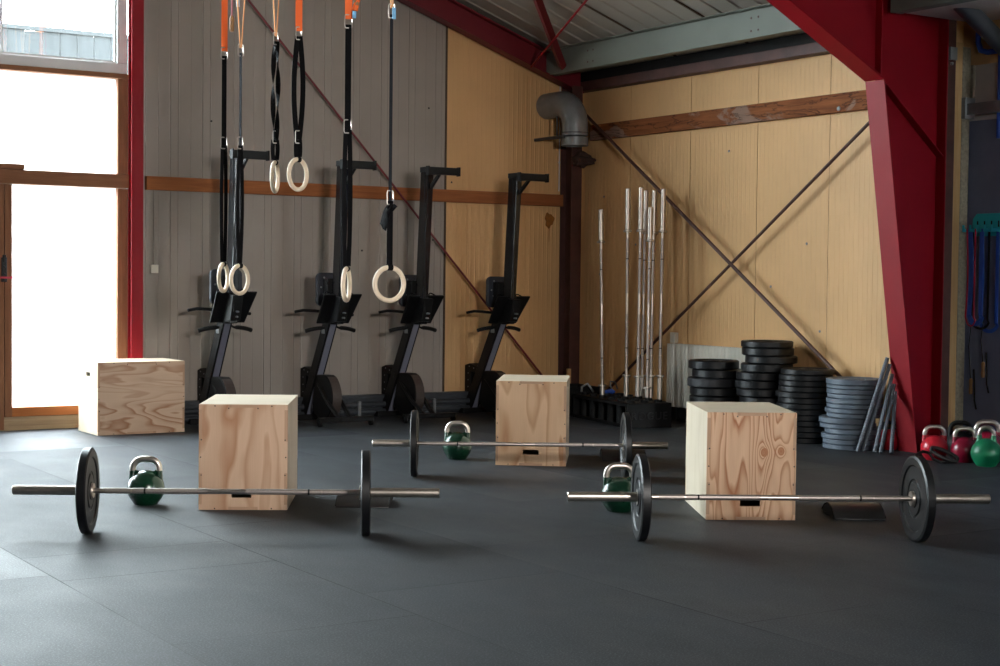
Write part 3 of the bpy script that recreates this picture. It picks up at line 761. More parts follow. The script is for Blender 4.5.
# ------------------------------------------------------------------ plate stacks
ordn = ['topmost','second from the top','third from the top','fourth from the top','fifth from the top','sixth from the top','seventh from the top','eighth from the top','ninth from the top','tenth from the top','eleventh from the top','twelfth from the top','thirteenth from the top','fourteenth from the top']
def stack(fx, fy, ths, place, mat, group, name, seed, shift=lambda i: 0, alt=()):
    random.seed(seed); c = front(fx, fy, .225); z = 0; n = len(ths); protos = {}
    for i in range(n-1, -1, -1):
        T = ths[i]; mt_ = M['bumper2'] if i in alt else mat
        lb = '%s, %s of %s' % (name, ordn[i], place) if i < n-1 else '%s, bottommost of %s' % (name, place)
        key = (round(T,4), mt_.name)
        if key not in protos:
            o = make_plate(T, mt_, lb, group, (0,0,0), flat=True); protos[key] = o
        else:
            src = protos[key]; o = src.copy(); COL.objects.link(o); o['label'] = lb
            for ch in src.children:
                cc = ch.copy(); COL.objects.link(cc); cc.parent = o
        s_ = shift(i)
        ox = s_*.844+random.uniform(-.012,.012); oy = -s_*.537+random.uniform(-.012,.012)
        o.location = (c[0]+ox, c[1]+oy, z+T/2); o.rotation_euler = (0,0,random.uniform(0,6)); z += T
stack(-.385,-2.945, [.078,.078,.082,.076,.082,.082,.082,.082], 'the short stack by the radiator', M['bumper'], 'plates in the short black stack', 'black bumper plate', 3,
      lambda i: {0:-.0,1:.025,2:-.01,3:0,4:.015}.get(i, 0), alt=(2,))
stack(-.24,-3.44, [.056,.072,.066,.074,.072,.070,.070,.072,.070,.070,.070,.070], 'the tallest black stack', M['bumper'], 'plates in the tall black stack', 'black bumper plate', 5,
      lambda i: {0:-.0,1:.012,2:.035,3:.0,4:-.02,5:-.03,6:-.035}.get(i, 0))
stack(-.25,-3.93, [.0475]*13, 'the stack left of the grey one', M['bumper'], 'plates in the middle black stack', 'thin black plate', 8,
      lambda i: [.015,0,.01,0,-.01,.005,0,-.005,0,.005,0,.01,.005][i])
stack(-.27,-4.49, [.048,.032,.040,.036,.044,.036,.040,.036,.048,.040,.044,.040,.044,.042], 'the blue-grey stack', M['greyplate'], 'plates in the blue-grey stack', 'blue-grey plate', 11,
      lambda i: [.01,.02,.02,.03,.02,.025,.02,.025,-.02,-.015,0,-.01,0,0][i])

# leaning ribbed bars
def lean_bar(P, Q, label, r=.0165):
    P = Vector(P); Q = Vector(Q); L = (Q-P).length; prof = [(0,0),(r,0)]
    n = int(L/.022)
    for k in range(n):
        z0 = .01+k*(L-.02)/n; prof += [(r,z0),(r,z0+.014),(r*.93,z0+.016),(r*.93,z0+.020)]
    prof += [(r,L),(0,L)]
    m = MB(); m.lathe(prof, 12, None)
    o = m.build('ribbed_bar', M['greybar'], None, sharp=60); o.matrix_world = frame_z(P, Q-P)
    return tag(o, label, 'bar', 'grey bars leaning on the red column')
lt = [('bar whose foot stands nearest the blue-grey stack'), ('bar second from the blue-grey stack'), ('bar in the middle of the five'), ('bar second from the red column'), ('bar whose foot stands nearest the red column')]
FX = lambda z: .085-.45*z/2.915
for (P, yt, zt, s_) in zip(((-.37,-4.66),(-.33,-4.68),(-.29,-4.765),(-.27,-4.81),(-.22,-4.875)), (-4.655,-4.675,-4.69,-4.70,-4.705), (.75,.70,.62,.54,.48), lt):
    P = (P[0],P[1],.018); Q = (FX(zt)-.022, yt, zt)
    lean_bar(P, Q, 'dark grey ribbed '+s_+', leaning on the column')

# ------------------------------------------------------------------ upright bars in their floor rack
rk = empty('bar_holder', (-.66,-1.60,0), 'black low floor rack holding the upright barbells', 'barbell rack', radians(-11.5))
RL, RW, RH = 1.22, .45, .225
m = MB()
m.box((0,-RL/2,0),(.02,RL/2,.03)); m.box((0,-RL/2,RH-.03),(.02,RL/2,RH)); m.box((RW-.02,-RL/2,0),(RW,RL/2,RH)); m.box((0,RL/2-.02,0),(RW,RL/2,RH)); m.box((0,-RL/2,RH-.006),(RW,RL/2,RH))
m.box((.02,-RL/2+.02,.0),(RW-.02,RL/2-.02,.012))
m.build('frame', M['black'], rk, .002)
m = MB(); m.box((0,-RL/2-.006,0),(RW,-RL/2,RH)); m.build('end_plate', M['black'], rk, .002)
for k in range(6):
    m = MB(); yy = -RL/2+.10+k*(RL-.2)/5; m.lathe([(.042,0),(.042,RH-.035),(.036,RH-.035),(.036,.0)], 20, TR((.085,yy,.013))); m.build('tube', M['blackmatt'], rk)
for i in range(3):
    for k in range(6):
        m = MB(); yy = -RL/2+.10+k*(RL-.2)/5; m.lathe([(.030,0),(.037,0),(.037,.022),(.030,.022),(.030,0)], 16, TR((.085+i*.14,yy,RH))); m.build('collar', M['blackmatt'], rk)
cu = bpy.data.curves.new('lettering', 'FONT'); cu.body = 'ROGUE'; cu.size = .10; cu.extrude = .003; cu.align_x = 'CENTER'; cu.space_character = 1.15
tmp = bpy.data.objects.new('lettering_curve', cu); COL.objects.link(tmp)
bpy.context.view_layer.update()
me = bpy.data.meshes.new_from_object(tmp.evaluated_get(bpy.context.evaluated_depsgraph_get())); bpy.data.objects.remove(tmp)
lo = bpy.data.objects.new('lettering', me); COL.objects.link(lo); lo.parent = rk; lo.matrix_local = TR((RW/2,-RL/2-.009,.075), rx=pi/2); me.materials.clear(); me.materials.append(M['lettering'])
# the seven bars: picture column, depth, top height, length, sleeve
def ray_xy(u, Z, v=330):
    d = Rf + Rr*((u-500)/F_PX) + Rd*((v-333)/F_PX); return CC + d*Z
bars = [(601,602.5,15.05,2.02,.32,2.01,'shorter upright steel bar standing alone nearest the corner column'),
        (628,626,14.95,2.22,.415,2.2,'upright steel barbell second from the corner column'),
        (641.3,637,14.80,2.22,.415,2.2,'thick upright steel barbell, left of the middle cluster'),
        (646,641,15.10,2.21,.415,2.2,'upright steel barbell standing half behind the thick one'),
        (650.8,646.5,14.70,2.03,.32,2.01,'shorter upright steel bar in the middle cluster'),
        (654.5,650,15.10,2.21,.415,2.2,'upright steel barbell behind the shorter bar of the cluster'),
        (663.5,659,14.95,2.22,.415,2.2,'upright steel barbell nearest the radiator')]
for (ut, ub, Zc, zt, sl, L, lb) in bars:
    T_ = ray_xy(ut, Zc, 188); Bt = ray_xy(ub, Zc, 420); T_ = Vector((T_.x,T_.y,zt)); Bt = Vector((Bt.x,Bt.y,0.0)); d = (T_-Bt).normalized(); mid = T_-d*L/2
    o = bpy.data.objects.new('barbell', None); COL.objects.link(o); tag(o, lb, 'barbell', 'barbells standing upright in the rack')
    o.matrix_world = Matrix.Translation(mid) @ Vector((1,0,0)).rotation_difference(d).to_matrix().to_4x4()
    make_bar(o, L, sl, .0135 if L > 2.1 else .0125, .025)
# black box and odds and ends at the far end of the rack
t = empty('storage_tub', (-.50,-.62,0), 'black storage box on the floor between the farthest jump box and the bar rack', 'box', radians(-11))
m = MB(); m.box((-.22,-.28,0),(.38,.25,.29)); m.bm.free()
m = MB(); m.box((-.22,-.28,0),(.38,-.265,.28)); m.box((-.22,.235,0),(.38,.25,.28)); m.box((-.22,-.265,0),(-.205,.235,.28)); m.box((.365,-.265,0),(.38,.235,.28)); m.box((-.205,-.265,0),(.365,.235,.015)); m.build('tub', M['black'], t, .004)
m = MB(); m.box((-.235,-.295,.262),(.395,-.28,.285)); m.box((-.235,-.28,.262),(-.22,.26,.285)); m.build('rim', M['black'], t, .003)
o = MB(); o.tube([(0,0,.0),(.02,.02,.05),(.07,.0,.08),(.10,-.03,.03),(.13,-.02,.0)], .012, 8); o = o.build('spring_clip', M['galv'], None, loc=(-.42,-.98,.237)); tag(o, 'small steel spring clip lying on the far end of the bar rack', 'clip')
o = MB(); o.tube([(0,0,.0),(.0,.05,.06),(.03,.09,.10),(.06,.05,.09),(.05,0,.03)], .008, 8); o = o.build('spring_clip', M['galv'], None, loc=(-.12,-1.10,.237)); tag(o, 'small steel spring clip between the first and second upright bars', 'clip')
m = MB(); bmesh.ops.create_icosphere(m.bm, subdivisions=2, radius=1)
for v in m.bm.verts: v.co = Vector((v.co.x*.07*(1+.3*sin(4*v.co.y)), v.co.y*.05, .022+v.co.z*.022*(1+.4*sin(5*v.co.x))))
o = m.build('blue_cloth', M['bandblue'], None, loc=(-.30,-1.28,.237)); tag(o, 'crumpled blue cloth on the far end of the bar rack', 'cloth')
m = MB(); m.tube([(0,0,0),(.02,.02,.03),(-.01,.08,.10)], .006, 6); 
o = MB(); o.box((-.02,-.015,0),(.02,.015,.42)); o = o.build('pale_lath', M['palewood'], None, .002, loc=(-.085,-.28,0)); tag(o, 'thin pale wooden lath standing against the corner column', 'lath')

# ------------------------------------------------------------------ radiator
rd = empty('radiator', (.125,-1.63,.13), 'white panel radiator on the tan wall behind the plate stacks', 'radiator')
RLn = 1.5; m = MB(); n = int(RLn/.05); pts = []
for k in range(n):
    y = -k*RLn/n; p = RLn/n; pts += [(.004,y),(.004,y-p*.22),(-.0,y-p*.38),(-.0,y-p*.78),(.004,y-p*.94)]
pts.append((.004,-RLn)); poly = pts+[(.02,-RLn),(.02,0)]
m.prism([(a,b_) for a, b_ in poly], 2, 0, .6); m.build('front_panel', M['white_enamel'], rd)
m = MB(); m.box((.06,-RLn,0),(.075,0,.6)); m.build('rear_panel', M['white_enamel'], rd)
for ya in (-.012,-RLn):
    m = MB(); m.box((0,ya,.0),(.078,ya+.013,.605)); m.build('side_cover', M['white_enamel'], rd, .002)
m = MB()
m.box((.0,-RLn,.595),(.012,0,.606)); m.box((.068,-RLn,.595),(.078,0,.606))
k = -.02
while k > -RLn: m.box((.012,k,.597),(.068,k-.010,.603)); k -= .026
m.build('top_grille', M['white_enamel'], rd)
m = MB(); m.tube([(.04,-.05,0),(.04,-.05,-.13)], .009, 8); m.tube([(.04,-.12,0),(.04,-.12,-.13)], .009, 8); m.build('pipe', M['darkpipe'], rd)
m = MB(); m.box((.078,-.3,.1),(.118,-1.2,.14)); m.build('wall_bracket', M['white_enamel'], rd)
m = MB(); m.box((.075,-.09,.66),(.121,-.02,.76)); m.build('box_', M['white_enamel'], rd); ob_ = bpy.data.objects['box_']; ob_.parent = None; ob_.name = 'thermostat'; ob_.location = (.125,-1.56,.08); tag(ob_, 'small white thermostat box on the tan wall just above the radiator', 'thermostat')

# ------------------------------------------------------------------ rowing machines stored upright
def make_rower():
    o = empty('rowing_machine', (0,0,0), '', 'rowing machine', 0, 'rowing machines stored upright')
    # sloping lower frame (sagittal plane y,z)
    A = Vector((0,-.11,.02)); T = Vector((0,-.66,1.0)); d = (T-A).normalized(); nrm = Vector((0,d.z,-d.y))  # towards the wall
    nrm = -nrm if nrm.y < 0 else nrm
    def beam(m, P, Q, w, t0, t1):
        dd = (Q-P).normalized(); nn = Vector((0,dd.z,-dd.y)); nn = nn if nn.y > 0 else -nn
        v = [P+Vector((sx*w/2,0,0))+nn*s_ for s_ in (t0,t1) for sx in (-1,1)]+[Q+Vector((sx*w/2,0,0))+nn*s_ for s_ in (t0,t1) for sx in (-1,1)]
        m._add(v, [(0,1,3,2),(4,6,7,5),(0,4,5,1),(2,3,7,6),(0,2,6,4),(1,5,7,3)])
    m = MB(); beam(m, A, T+d*.04, .09, 0, .12); m.build('front_frame', M['black'], o, .004)
    sp = A+d*.42
    for (P, Q) in ((A+d*.03, sp-d*.02), (sp+d*.025, T-d*.0)):
        m = MB(); beam(m, P, Q, .055, -.004, .002); m.build('grey_strip', M['greystripe'], o)
    m = MB(); beam(m, sp-d*.02, sp+d*.025, .10, -.008, .05)
    for sx in (-.035,.035): m.tube([sp+Vector((sx,0,0))-nrm*.008, sp+Vector((sx,0,0))-nrm*.014], .006, 8)
    m.build('hinge', M['black'], o, .003)
    # monorail
    m = MB(); P = Vector((0,-.70,.93)); Q = Vector((0,-.80,2.385)); beam(m, P, Q, .062, -.065, .075)
    m.build('monorail', M['gloss_black'], o, .006, 3)
    m = MB(); m.tube([Q+Vector((-.0315,-.03,-1.36)),Q+Vector((-.0315,.0,-.02))], .004, 6); m.build('rail_groove', M['black'], o)
    m = MB(); beam(m, Q-Vector((0,-.0,.02)), Q+Vector((0,0,.03)), .075, -.07, .08); m.build('end_cap', M['blackmatt'], o, .004)
    # rear foot: leg, crossbar, gusset
    lg = MB(); lg.box((-.03,-1.07,2.335),(.03,-.86,2.39)); lg.prism([(-.87,2.20),(-.87,2.25),(-1.0,2.34),(-1.05,2.34)], 0, -.012, .012); lg = lg.build('rear_leg', M['black'], o, .004)
    m = MB(); m.box((-.155,-1.11,2.325),(.155,-1.065,2.395)); m.build('crossbar', M['black'], lg, .005)
    for sx in (-1,1):
        m = MB(); m.box((sx*.155,-1.116,2.318),(sx*.170,-1.06,2.403)); m.build('rubber_foot', M['blackmatt'], lg, .004)
    # seat on the wall side
    s = MB(); cx, cz, w, h, rr = .03, 1.24, .15, .155, .05; pts = []
    for (qx, qz, a0) in ((w-rr,h-rr,0),(-w+rr,h-rr,pi/2),(-w+rr,-h+rr,pi),(w-rr,-h+rr,3*pi/2)):
        for k in range(7): a = a0+k*pi/12; pts.append((cx+qx+rr*cos(a), cz+qz+rr*sin(a)))
    s.prism(pts, 1, -.52, -.475); s = s.build('seat', M['seat'], o, .012, 3)
    m = MB(); m.box((-.06,-.62,1.16),(.06,-.52,1.34)); m.tube([(-.07,-.60,1.30),(.07,-.60,1.30)], .02, 10); m.tube([(-.07,-.60,1.19),(.07,-.60,1.19)], .02, 10); m.build('seat_carriage', M['blackmatt'], o, .005)
    m = MB()
    for (xx, zz) in ((-.05,1.35),(-.08,1.26),(-.055,1.20),(-.04,1.315)): m.lathe([(0,.006),(.009,.004),(.009,0)], 8, TR((xx,-.521,zz), rx=pi/2))
    m.build('bolts', M['galv'], s)
    # footrests
    for sx in (-1, 1):
        fm = MB(); x0 = sx*.045; xq = (.17, .215) if sx > 0 else (-.155, -.165)
        P0 = Vector((0,-.59,.925)); P1 = Vector((0,-.77,1.195)); dd = (P1-P0).normalized(); nn = Vector((0,dd.z,-dd.y)); nn = nn if nn.y > 0 else -nn
        v = []
        for qi, Pp in enumerate((P0, P1)):
            for s_ in (0,.018):
                for xx in (x0,xq[qi]): v.append(Pp+nn*s_+Vector((xx,0,0)))
        fm._add(v, [(0,1,3,2),(4,6,7,5),(0,4,5,1),(2,3,7,6),(0,2,6,4),(1,5,7,3)])
        ff = fm.build('footplate', M['black'], o, .005)
        m = MB(); Pp = P0+(P1-P0)*.93; m.tube([Pp+Vector((sx*(.06+.09*k/10),0,0))+nn*(.02+.06*sin(pi*k/10)) for k in range(11)], .006, 6, flat=None); m.build('foot_strap', M['strap'], ff)
    m = MB(); m.prism([(-.60,.93),(-.79,.95),(-.85,1.17),(-.62,1.19)], 0, -.05, .05); m.prism([(-.44,.92),(-.66,.92),(-.70,1.13),(-.62,1.15)], 0, -.045, .045); m.build('footrest_bracket', M['black'], o, .006)
    for zz in (.985,1.03):
        m = MB(); m.tube([(0,-.86 if zz > 1 else -.84,zz),(0,-.80,zz)], .008, 8); m.build('knob', M['galv'], o)
    # rowing handle in its holder
    m = MB(); pts = []
    for k in range(21):
        u = -1+2*k/20; pts.append((.025+u*.25, -.50-.03*(1-u*u), .885-.03*abs(u)**3+(.01 if abs(u) < .3 else 0)))
    m.tube(pts, [.019 if abs(-1+2*k/20) > .35 else .010 for k in range(21)], 10); hd = m.build('handle', M['blackmatt'], o)
    m = MB(); m.box((-.05,-.53,.83),(.05,-.47,.87)); m.build('chain_yoke', M['galv'], hd, .004)
    # monitor arm
    m = MB(); m.tube([(.30,-.42,1.00),(.1,-.45,1.02),(-.1,-.42,1.04),(-.2,-.40,1.045),(-.28,-.39,1.03)], .014, 8); m.build('monitor_arm', M['blackmatt'], o)
    # flywheel housing
    fl = MB(); pts = []; yc, zc, r = -.465, .24, .21
    for k in range(29):
        a = pi/2+.15-(pi+.3)*k/28; pts.append((yc-r*sin(pi*k/28), zc+r*cos(pi*k/28)))
    pts = [(-.30,.40),(-.34,.44)]+pts[2:-1]+[(-.40,.03),(-.26,.10)]
    fl.prism(pts, 0, -.035, .065, smooth=True); fl = fl.build('flywheel_housing', M['blackmatt'], o, .008)
    m = MB(); pp = [(0,yc-(r+.004)*sin(pi*k/20),zc+(r+.004)*cos(pi*k/20)) for k in range(3,17)]
    m.tube([(.015,)+p[1:] for p in pp], .01, flat=(.085,.004,[Vector((0,-sin(pi*k/20),cos(pi*k/20))) for k in range(3,17)])); m.build('perforated_cage', M['cage'], fl)
    m = MB(); m.lathe([(.0,.004),(.05,.004),(.05,.0),(r*.55,0),(r*.55,.005),(r*.92,.005),(r*.92,0)], 32, TR((.066,yc,zc), ry=pi/2)); m.build('flywheel_cover', M['blackmatt'], fl)
    m = MB(); m.prism([(.015,.09),(.015,.48),(-.06,.50),(-.27,.46),(-.24,.40),(-.09,.42),(-.09,.09)], 0, -.03, .08); hs = m.build('fan_shroud', M['blackmatt'], o, .006)
    m = MB()
    for k in range(5): m.lathe([(0,.004),(.006,.003),(.006,0)], 8, TR((-.031,-.05,.12+k*.07), ry=-pi/2))
    for (yy, zz) in ((-.07,.47),(-.15,.455),(-.23,.44)): m.lathe([(0,.004),(.007,.003),(.007,0)], 8, TR((-.031,yy,zz), ry=-pi/2))
    m.build('rivets', M['galv'], fl)
    # front legs
    fr = MB(); fr.box((-.045,-.905,.04),(.27,-.845,.085)); fr.box((-.27,-.905,.04),(-.045,-.845,.085)); fr = fr.build('front_foot', M['black'], o, .005)
    for sx in (-1,1):
        m = MB(); m.tube([(sx*.255-.01,-.875,.03),(sx*.255+.015,-.875,.03)], .03, 14); m.build('wheel', M['blackmatt'], fr)
    m = MB(); m.tube([(.05,-.34,.38),(.09,-.60,.21),(.05,-.87,.065)], .022, 8); m.build('front_leg', M['black'], o)
    m = MB(); m.tube([(-.02,-.36,.36),(-.055,-.62,.20),(-.05,-.87,.065)], .020, 8); m.build('front_leg', M['black'], o)
    m = MB(); m.box((-.16,-.16,.0),(.16,-.08,.05)); m.build('rear_skid', M['blackmatt'], o, .005)
    return o
rw = make_rower()
RX = [(-4.0,'black upright rowing machine nearest the window, behind the left jump box'),
      (-2.97,'black upright rowing machine second from the window'),
      (-2.10,'black upright rowing machine third from the window, left of the tan wall panels'),
      (-1.15,'black upright rowing machine in front of the tan wall panels, nearest the corner')]
for i, (x, lb) in enumerate(RX):
    o = rw if i == 0 else copy_tree(rw); o.location = (x,-.03,0); o['label'] = lb
    o.rotation_euler = (0,0,[0,0,0,radians(2)][i]); o.scale = (1,1,[1.005,.99,.983,.977][i])

# ------------------------------------------------------------------ duct elbow
dt = empty('ventilation_duct', (-.216,-.52,2.69), 'grey galvanised duct elbow coming out of the wall high in the corner', 'duct')
R_ = .132; pts = [(0,.512,.44),(0,.26,.44)]; br = .24
for k in range(1, 13):
    a = k*pi/2/12; pts.append((0,.24-br*sin(a)+.0, .44-br+br*cos(a)))
pts += [(0,0,.10)]
m = MB(); m.tube(pts, R_, 32, cap=False); m.build('elbow', M['galv'], dt)
m = MB(); m.lathe([(R_+.004,0),(R_+.004,.085),(R_-.004,.085),(R_-.004,0),(R_+.004,0)], 32); m.build('collar', M['galv'], dt)
m = MB(); m.tube([( (R_+.003)*cos(a*pi/16),(R_+.003)*sin(a*pi/16),.13) for a in range(32)], .004, 6, closed=True); m.build('joint_band', M['darkpipe'], dt)
m = MB(); m.box((-.16,-.02,.07),(-.13,.505,.10)); m.box((-.150,.10,.10),(-.14,.12,.30)); m.build('wall_bracket', M['darkpipe'], dt, .003)

# ------------------------------------------------------------------ gymnastic rings
XR = -4.745
hb = MB(); hb.box((XR-.05,-6.2,4.35),(XR+.05,-.1,4.36)); hb.box((XR-.05,-6.2,4.49),(XR+.05,-.1,4.50)); hb.box((XR-.005,-6.2,4.36),(XR+.005,-.1,4.49)); struct(hb.build('trim_36', M['red']))
ZBM = 4.37
def pxz(u, v, Z): return ray_xy(u, Z, v)
def pill(m, c, h, w, ax, r=.004):
    """metal buckle outline, long axis z"""
    pts = []
    for k in range(20):
        a = 2*pi*k/20; pts.append(c+ax*(w/2*max(-1,min(1,1.35*cos(a))))+Vector((0,0,1))*(h/2*max(-1,min(1,1.25*sin(a)))))
    m.tube(pts, r, 6, closed=True)
def ring(u, v, Z, tilt, label, strap, orange, buckles, Dr=.235, twist=False, extra=None):
    c = pxz(u, v, Z); o = empty('gymnastic_ring', c, label, 'gymnastic ring', 0, 'wooden gymnastic rings on straps')
    # ring plane: contains z; its normal turned so that the ring shows the photograph's width
    view = Vector((c.x-CC.x, c.y-CC.y, 0)).normalized(); side = Vector((-view.y, view.x, 0))*-1
    inpl = side*sin(tilt)+view*cos(tilt)
    r0 = (Dr-.03)/2
    m = MB(); m.tube([inpl*r0*cos(2*pi*k/48)+Vector((0,0,r0*sin(2*pi*k/48))) for k in range(48)], .0152, 14, closed=True); m.build('ring', M['ringwood'], o)
    zt = r0
    H = lambda vv: (pxz(u, vv, Z)-c).z
    vb2, vb1, vo = buckles    # lower buckle, upper buckle, where the coloured strap starts
    sx = Vector((side.x, side.y, 0)); nrm = view
    z2, z1 = H(vb2), H(vb1); zt_top = ZBM-c.z
    m = MB(); w, th = .040*strap.get('w',1), .0025
    # lower loop round the ring
    ws = strap.get('spread', .0)
    low = []
    if strap.get('loop', True):
        n_ = 12
        for sg in (-1, 1):
            pts = [inpl*0+Vector((0,0,zt+.016))]
            pts = []
            for k in range(n_+1):
                q = k/n_; zz = (zt+.018)*(1-q)+z2*q; off = sg*(.012*strap.get('w',1)+ws*sin(pi*q)*.28)
                pts.append(sx*off+Vector((0,0,zz)))
            if twist: nv = [Vector((cos(k*.5*sg), sin(k*.5*sg), 0)) for k in range(n_+1)]
            else: nv = [nrm+sx*.25*sg]*(n_+1)
            m.tube(pts, 1, flat=(.030*max(.85,strap.get('w',1)), th, nv))
        m.tube([inpl*0+Vector((0,0,zt))+(Vector((0,0,1))*cos(a*2*pi/14)+Vector((-inpl.y,inpl.x,0))*sin(a*2*pi/14))*.018 for a in range(14)], 1, closed=True, flat=(.036, .003, [Vector((0,0,1))*cos(a*2*pi/14)+Vector((-inpl.y,inpl.x,0))*sin(a*2*pi/14) for a in range(14)]))
    m.build('lower_strap', M['strap'], o)
    m = MB(); n_ = 16
    if strap.get('double'):
        for sg in (-1, 1):
            pts = []; nv = []
            for k in range(n_+1):
                q = k/n_; pts.append(sx*sg*(.008+.5*strap['double']*sin(pi*q))+Vector((0,0,z2*(1-q)+z1*q)))
                nv.append(Vector((cos(q*strap.get('tw',0)*sg+.4), sin(q*strap.get('tw',0)*sg+.4), 0)) if strap.get('tw') else nrm+sx*.35*sg)
            m.tube(pts, 1, flat=(.036, .003, nv))
    else:
        m.tube([Vector((0,0,z2)), Vector((0,0,z1))], 1, flat=(w, .005, nrm+sx*strap.get('side',.0)))
    m.build('upper_strap', M[strap.get('mat','strap')], o)
    bx = (sx*.95+nrm*.3).normalized()
    for zz in (z2, z1):
        m = MB(); pill(m, Vector((0,0,zz+.02)), .085, .050*strap.get('bw',1), bx); m.build('buckle', M['chrome'], o)
    m = MB(); z0 = z1+.045
    if orange == 'strap': m.tube([Vector((0,0,z0-.01)), Vector((0,0,z0+.3)), Vector((0,0,zt_top))], 1, flat=(.047,.004,nrm)); om = 'orange'
    else:
        s0 = strap.get('open', .05)
        for sg in (-1, 1): m.tube([sx*sg*.004+Vector((0,0,z0-.01)), sx*sg*s0+Vector((0,0,zt_top))], .0055, 8)
        om = 'cord'
    m.build('orange_strap' if orange == 'strap' else 'hanging_cord', M[om], o)
    if extra: extra(o, c, sx, nrm, H)
    return o
def ex1(o, c, sx, nrm, H):
    m = MB(); a = sx*.055+Vector((0,0,H(17))); m.tube([a, a+Vector((0,0,.4)), a+Vector((0,0,1.6))], .0035, 6); m.build('thin_cord', M['bandred'], o)
    m = MB(); m.lathe([(0,0),(.014,.004),(.017,.03),(.015,.07),(.017,.10),(.010,.12),(0,.122)], 12, Matrix.Translation(sx*.055+Vector((0,0,H(33))))); m.build('wooden_toggle', M['toggle'], o)
    m = MB(); m.box((-.012,-.002,0),(.012,.002,.07), Matrix.Translation(sx*.10+Vector((0,0,H(8))))); m.build('paper_tag', M['ropewhite'], o)
def ex5(o, c, sx, nrm, H):
    m = MB(); m.tube([sx*.03+Vector((0,0,H(-20))), sx*.055+Vector((0,0,H(2))), sx*.04+Vector((0,0,H(12)))], .02, 8); m.build('webbing_end', M['orange'], o)
    m = MB(); m.tube([sx*.06+Vector((0,0,H(-10))), sx*.05+Vector((0,0,H(7)))], .02, 8); m.build('wooden_toggle', M['toggle'], o)
    m = MB(); m.box((-.012,-.002,0),(.015,.002,.045), Matrix.Translation(sx*.035-nrm*.02+Vector((0,0,H(20))))); m.build('blue_tag', M['tagblue'], o)
def ex6(o, c, sx, nrm, H):
    m = MB(); pts = [sx*.01+Vector((0,0,H(201))), -sx*.03+Vector((0,0,H(212))), -sx*.05+Vector((0,0,H(224))), -sx*.035+Vector((0,0,H(230))), -sx*.01+Vector((0,0,H(214))), sx*.035+Vector((0,0,H(205)))]
    m.tube(pts, 1, flat=(.036,.004,nrm*.6+sx*.8)); m.build('strap_tail', M['strap'], o)
    m = MB(); m.box((-.010,-.002,0),(.014,.002,.07), Matrix.Translation(sx*.012-nrm*.02+Vector((0,0,H(21))))); m.build('blue_tag', M['tagblue'], o)
ring(223.3,277.5,11.85, radians(19), 'pale wooden ring seen edge-on, lowest left, hanging nearest the window', dict(w=.9,spread=.02), 'strap', (146,57,51), extra=ex1)
ring(239.6,279.7,11.48, radians(37), 'pale wooden ring just right of the leftmost low ring', dict(w=.5,spread=.04,side=.9,mat='strapgrey',bw=.8,open=.09), 'cord', (146,54,48))
ring(275,177,11.1, radians(12), 'pale wooden ring hung high, narrower of the two high ones, on twisted straps', dict(double=.02,tw=7,spread=.02,bw=.7,open=.08), 'cord', (140,42,37))
ring(297.9,174.5,10.7, radians(36), 'pale wooden ring hung high, rounder of the two high ones, on a looped black strap', dict(double=.045,spread=.01,bw=.8), 'strap', (140,37,32))
ring(346.5,284.5,10.2, radians(12), 'pale wooden ring seen edge-on in front of the second rowing machine', dict(w=1.0,spread=.03), 'strap', (130,26,20), extra=ex5)
ring(389.4,284,9.67, radians(60), 'largest pale wooden ring, seen nearly round, nearest the camera', dict(w=.5,spread=.0,side=.5,mat='strapgrey',bw=.8,open=.07), 'cord', (201,16,8), extra=ex6)

# ------------------------------------------------------------------ band rack and ropes on the blue wall
br_ = empty('band_rack', (WX-.006,-4.90,1.73), 'teal slotted metal band rack on the dark blue wall', 'rack')
m = MB(); m.prism([(-.34,0),(.01,0),(-.0,.14),(-.04,.18),(-.30,.18),(-.34,.14)], 0, -.03, -.0); 
m.build('back_plate', M['teal'], br_, .004)
for k in range(5):
    m = MB(); m.box((-.16,-.025-k*.07,.03),(-.0,-.012-k*.07,.055)); m.box((-.165,-.025-k*.07,.03),(-.15,-.012-k*.07,.085)); m.build('peg', M['teal'], br_, .002)
for k in range(4):
    m = MB(); m.box((-.032,-.058-k*.07,.07),(-.028,-.045-k*.07,.12)); m.build('slot', M['black'], br_)
def band(y0, y1, zb, w, mat, lb, x=WX-.10):
    pts = []
    for k in range(11): q = k/10; pts.append((x+.02*sin(3*q), y0+.0*q, 1.785+(zb-1.785)*q))
    for k in range(1, 10): a = pi*k/10; pts.append((x+.01, y0+(y1-y0)*(1-cos(a))/2, zb-.07*sin(a)))
    for k in range(11): q = 1-k/10; pts.append((x-.01, y1, 1.785+(zb-1.785)*q))
    m = MB(); m.tube(pts, 1, flat=(w,.006,Vector((1,0,0)))); o = m.build('resistance_band', mat, None); tag(o, lb, 'resistance band', 'bands on the teal rack')
band(-4.945,-5.07,1.10,.04,M['bandblue'],'broad blue resistance band hanging from the teal rack', WX-.11)
band(-4.925,-5.10,1.06,.02,M['blackmatt'],'narrow black resistance band hanging left in the teal rack', WX-.06)
band(-4.935,-5.03,1.08,.010,M['bandred'],'thin red resistance band hanging over the blue one', WX-.14)
band(-4.99,-5.16,1.04,.03,M['bandblue'],'blue resistance band hanging low at the right of the teal rack', WX-.03)
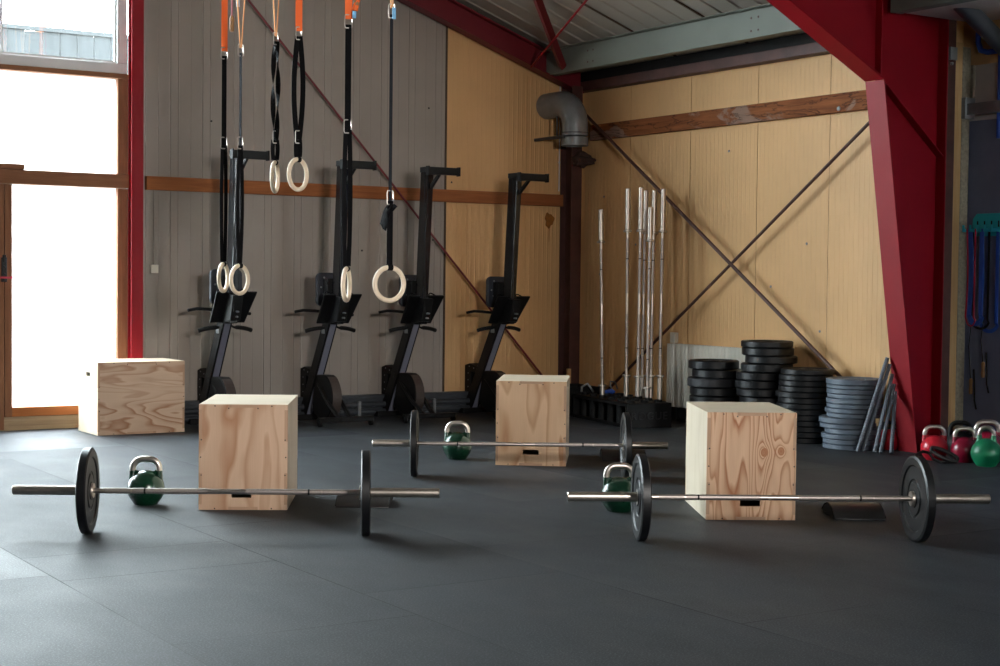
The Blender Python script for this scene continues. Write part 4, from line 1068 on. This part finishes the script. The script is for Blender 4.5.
def rope(y, zt, zb, x, lb, hz):
    o = empty('jump_rope', (x,y,zb), lb, 'jump rope')
    m = MB(); m.tube([(0,0,zt-zb),(-.01,.02,(zt-zb)*.6),(0,.0,.10)], .005, 6); m.build('cord', M['blackmatt'], o)
    m = MB(); m.lathe([(0,0),(.013,0),(.016,.03),(.012,.07),(.016,.11),(.010,.125),(0,.127)], 12); m.build('wooden_handle', M['toggle'], o)
    m = MB(); m.tube([(.02,-.01,hz),(.01,-.03,.06),(.0,-.04,-.05),(.0,-.06,-.12)], .007, 6); m.build('cord_tail', M['blackmatt'], o)
rope(-4.93,1.10,.46,WX-.05,'jump rope with a wooden handle hanging beside the concrete reveal',.2)
rope(-5.05,1.10,.60,WX-.05,'jump rope with a wooden handle hanging at the right edge of the blue wall',.2)

# ------------------------------------------------------------------ light
W = bpy.data.worlds.new('daylight'); SC.world = W; W.use_nodes = True
bg = W.node_tree.nodes['Background']; bg.inputs[0].default_value = (.88,.97,.98,1); bg.inputs[1].default_value = 46
def area(name, loc, target, sx, sy, power, col, portal=False):
    l = bpy.data.lights.new(name, 'AREA'); l.shape = 'RECTANGLE'; l.size = sx; l.size_y = sy; l.energy = power; l.color = col
    o = bpy.data.objects.new(name, l); COL.objects.link(o); o.location = loc
    d = Vector(target)-Vector(loc); o.rotation_euler = d.to_track_quat('-Z','Y').to_euler()
    if portal: l.cycles.is_portal = True
    return o
area('window_daylight', (-7.02,.30,2.5), (-7.02,-3,2.5), 4.9, 4.8, 1, (1,1,1), True)
l_ = area('softbox', (-6.3,-13.2,2.45), (-4.6,0,1.4), .8, .8, 72, (1,.955,.91)); l_.data.spread = radians(72)

SC.view_settings.view_transform = 'Standard'; SC.view_settings.look = 'None'
SC.view_settings.exposure = .12; SC.view_settings.gamma = 1; SC.view_settings.use_curve_mapping = False
SC.cycles.max_bounces = 8; SC.cycles.transparent_max_bounces = 12
SC.cycles.use_denoising = True
SC.cycles.caustics_reflective = False; SC.cycles.caustics_refractive = False
SC.cycles.sample_clamp_indirect = 4
bpy.context.view_layer.update()
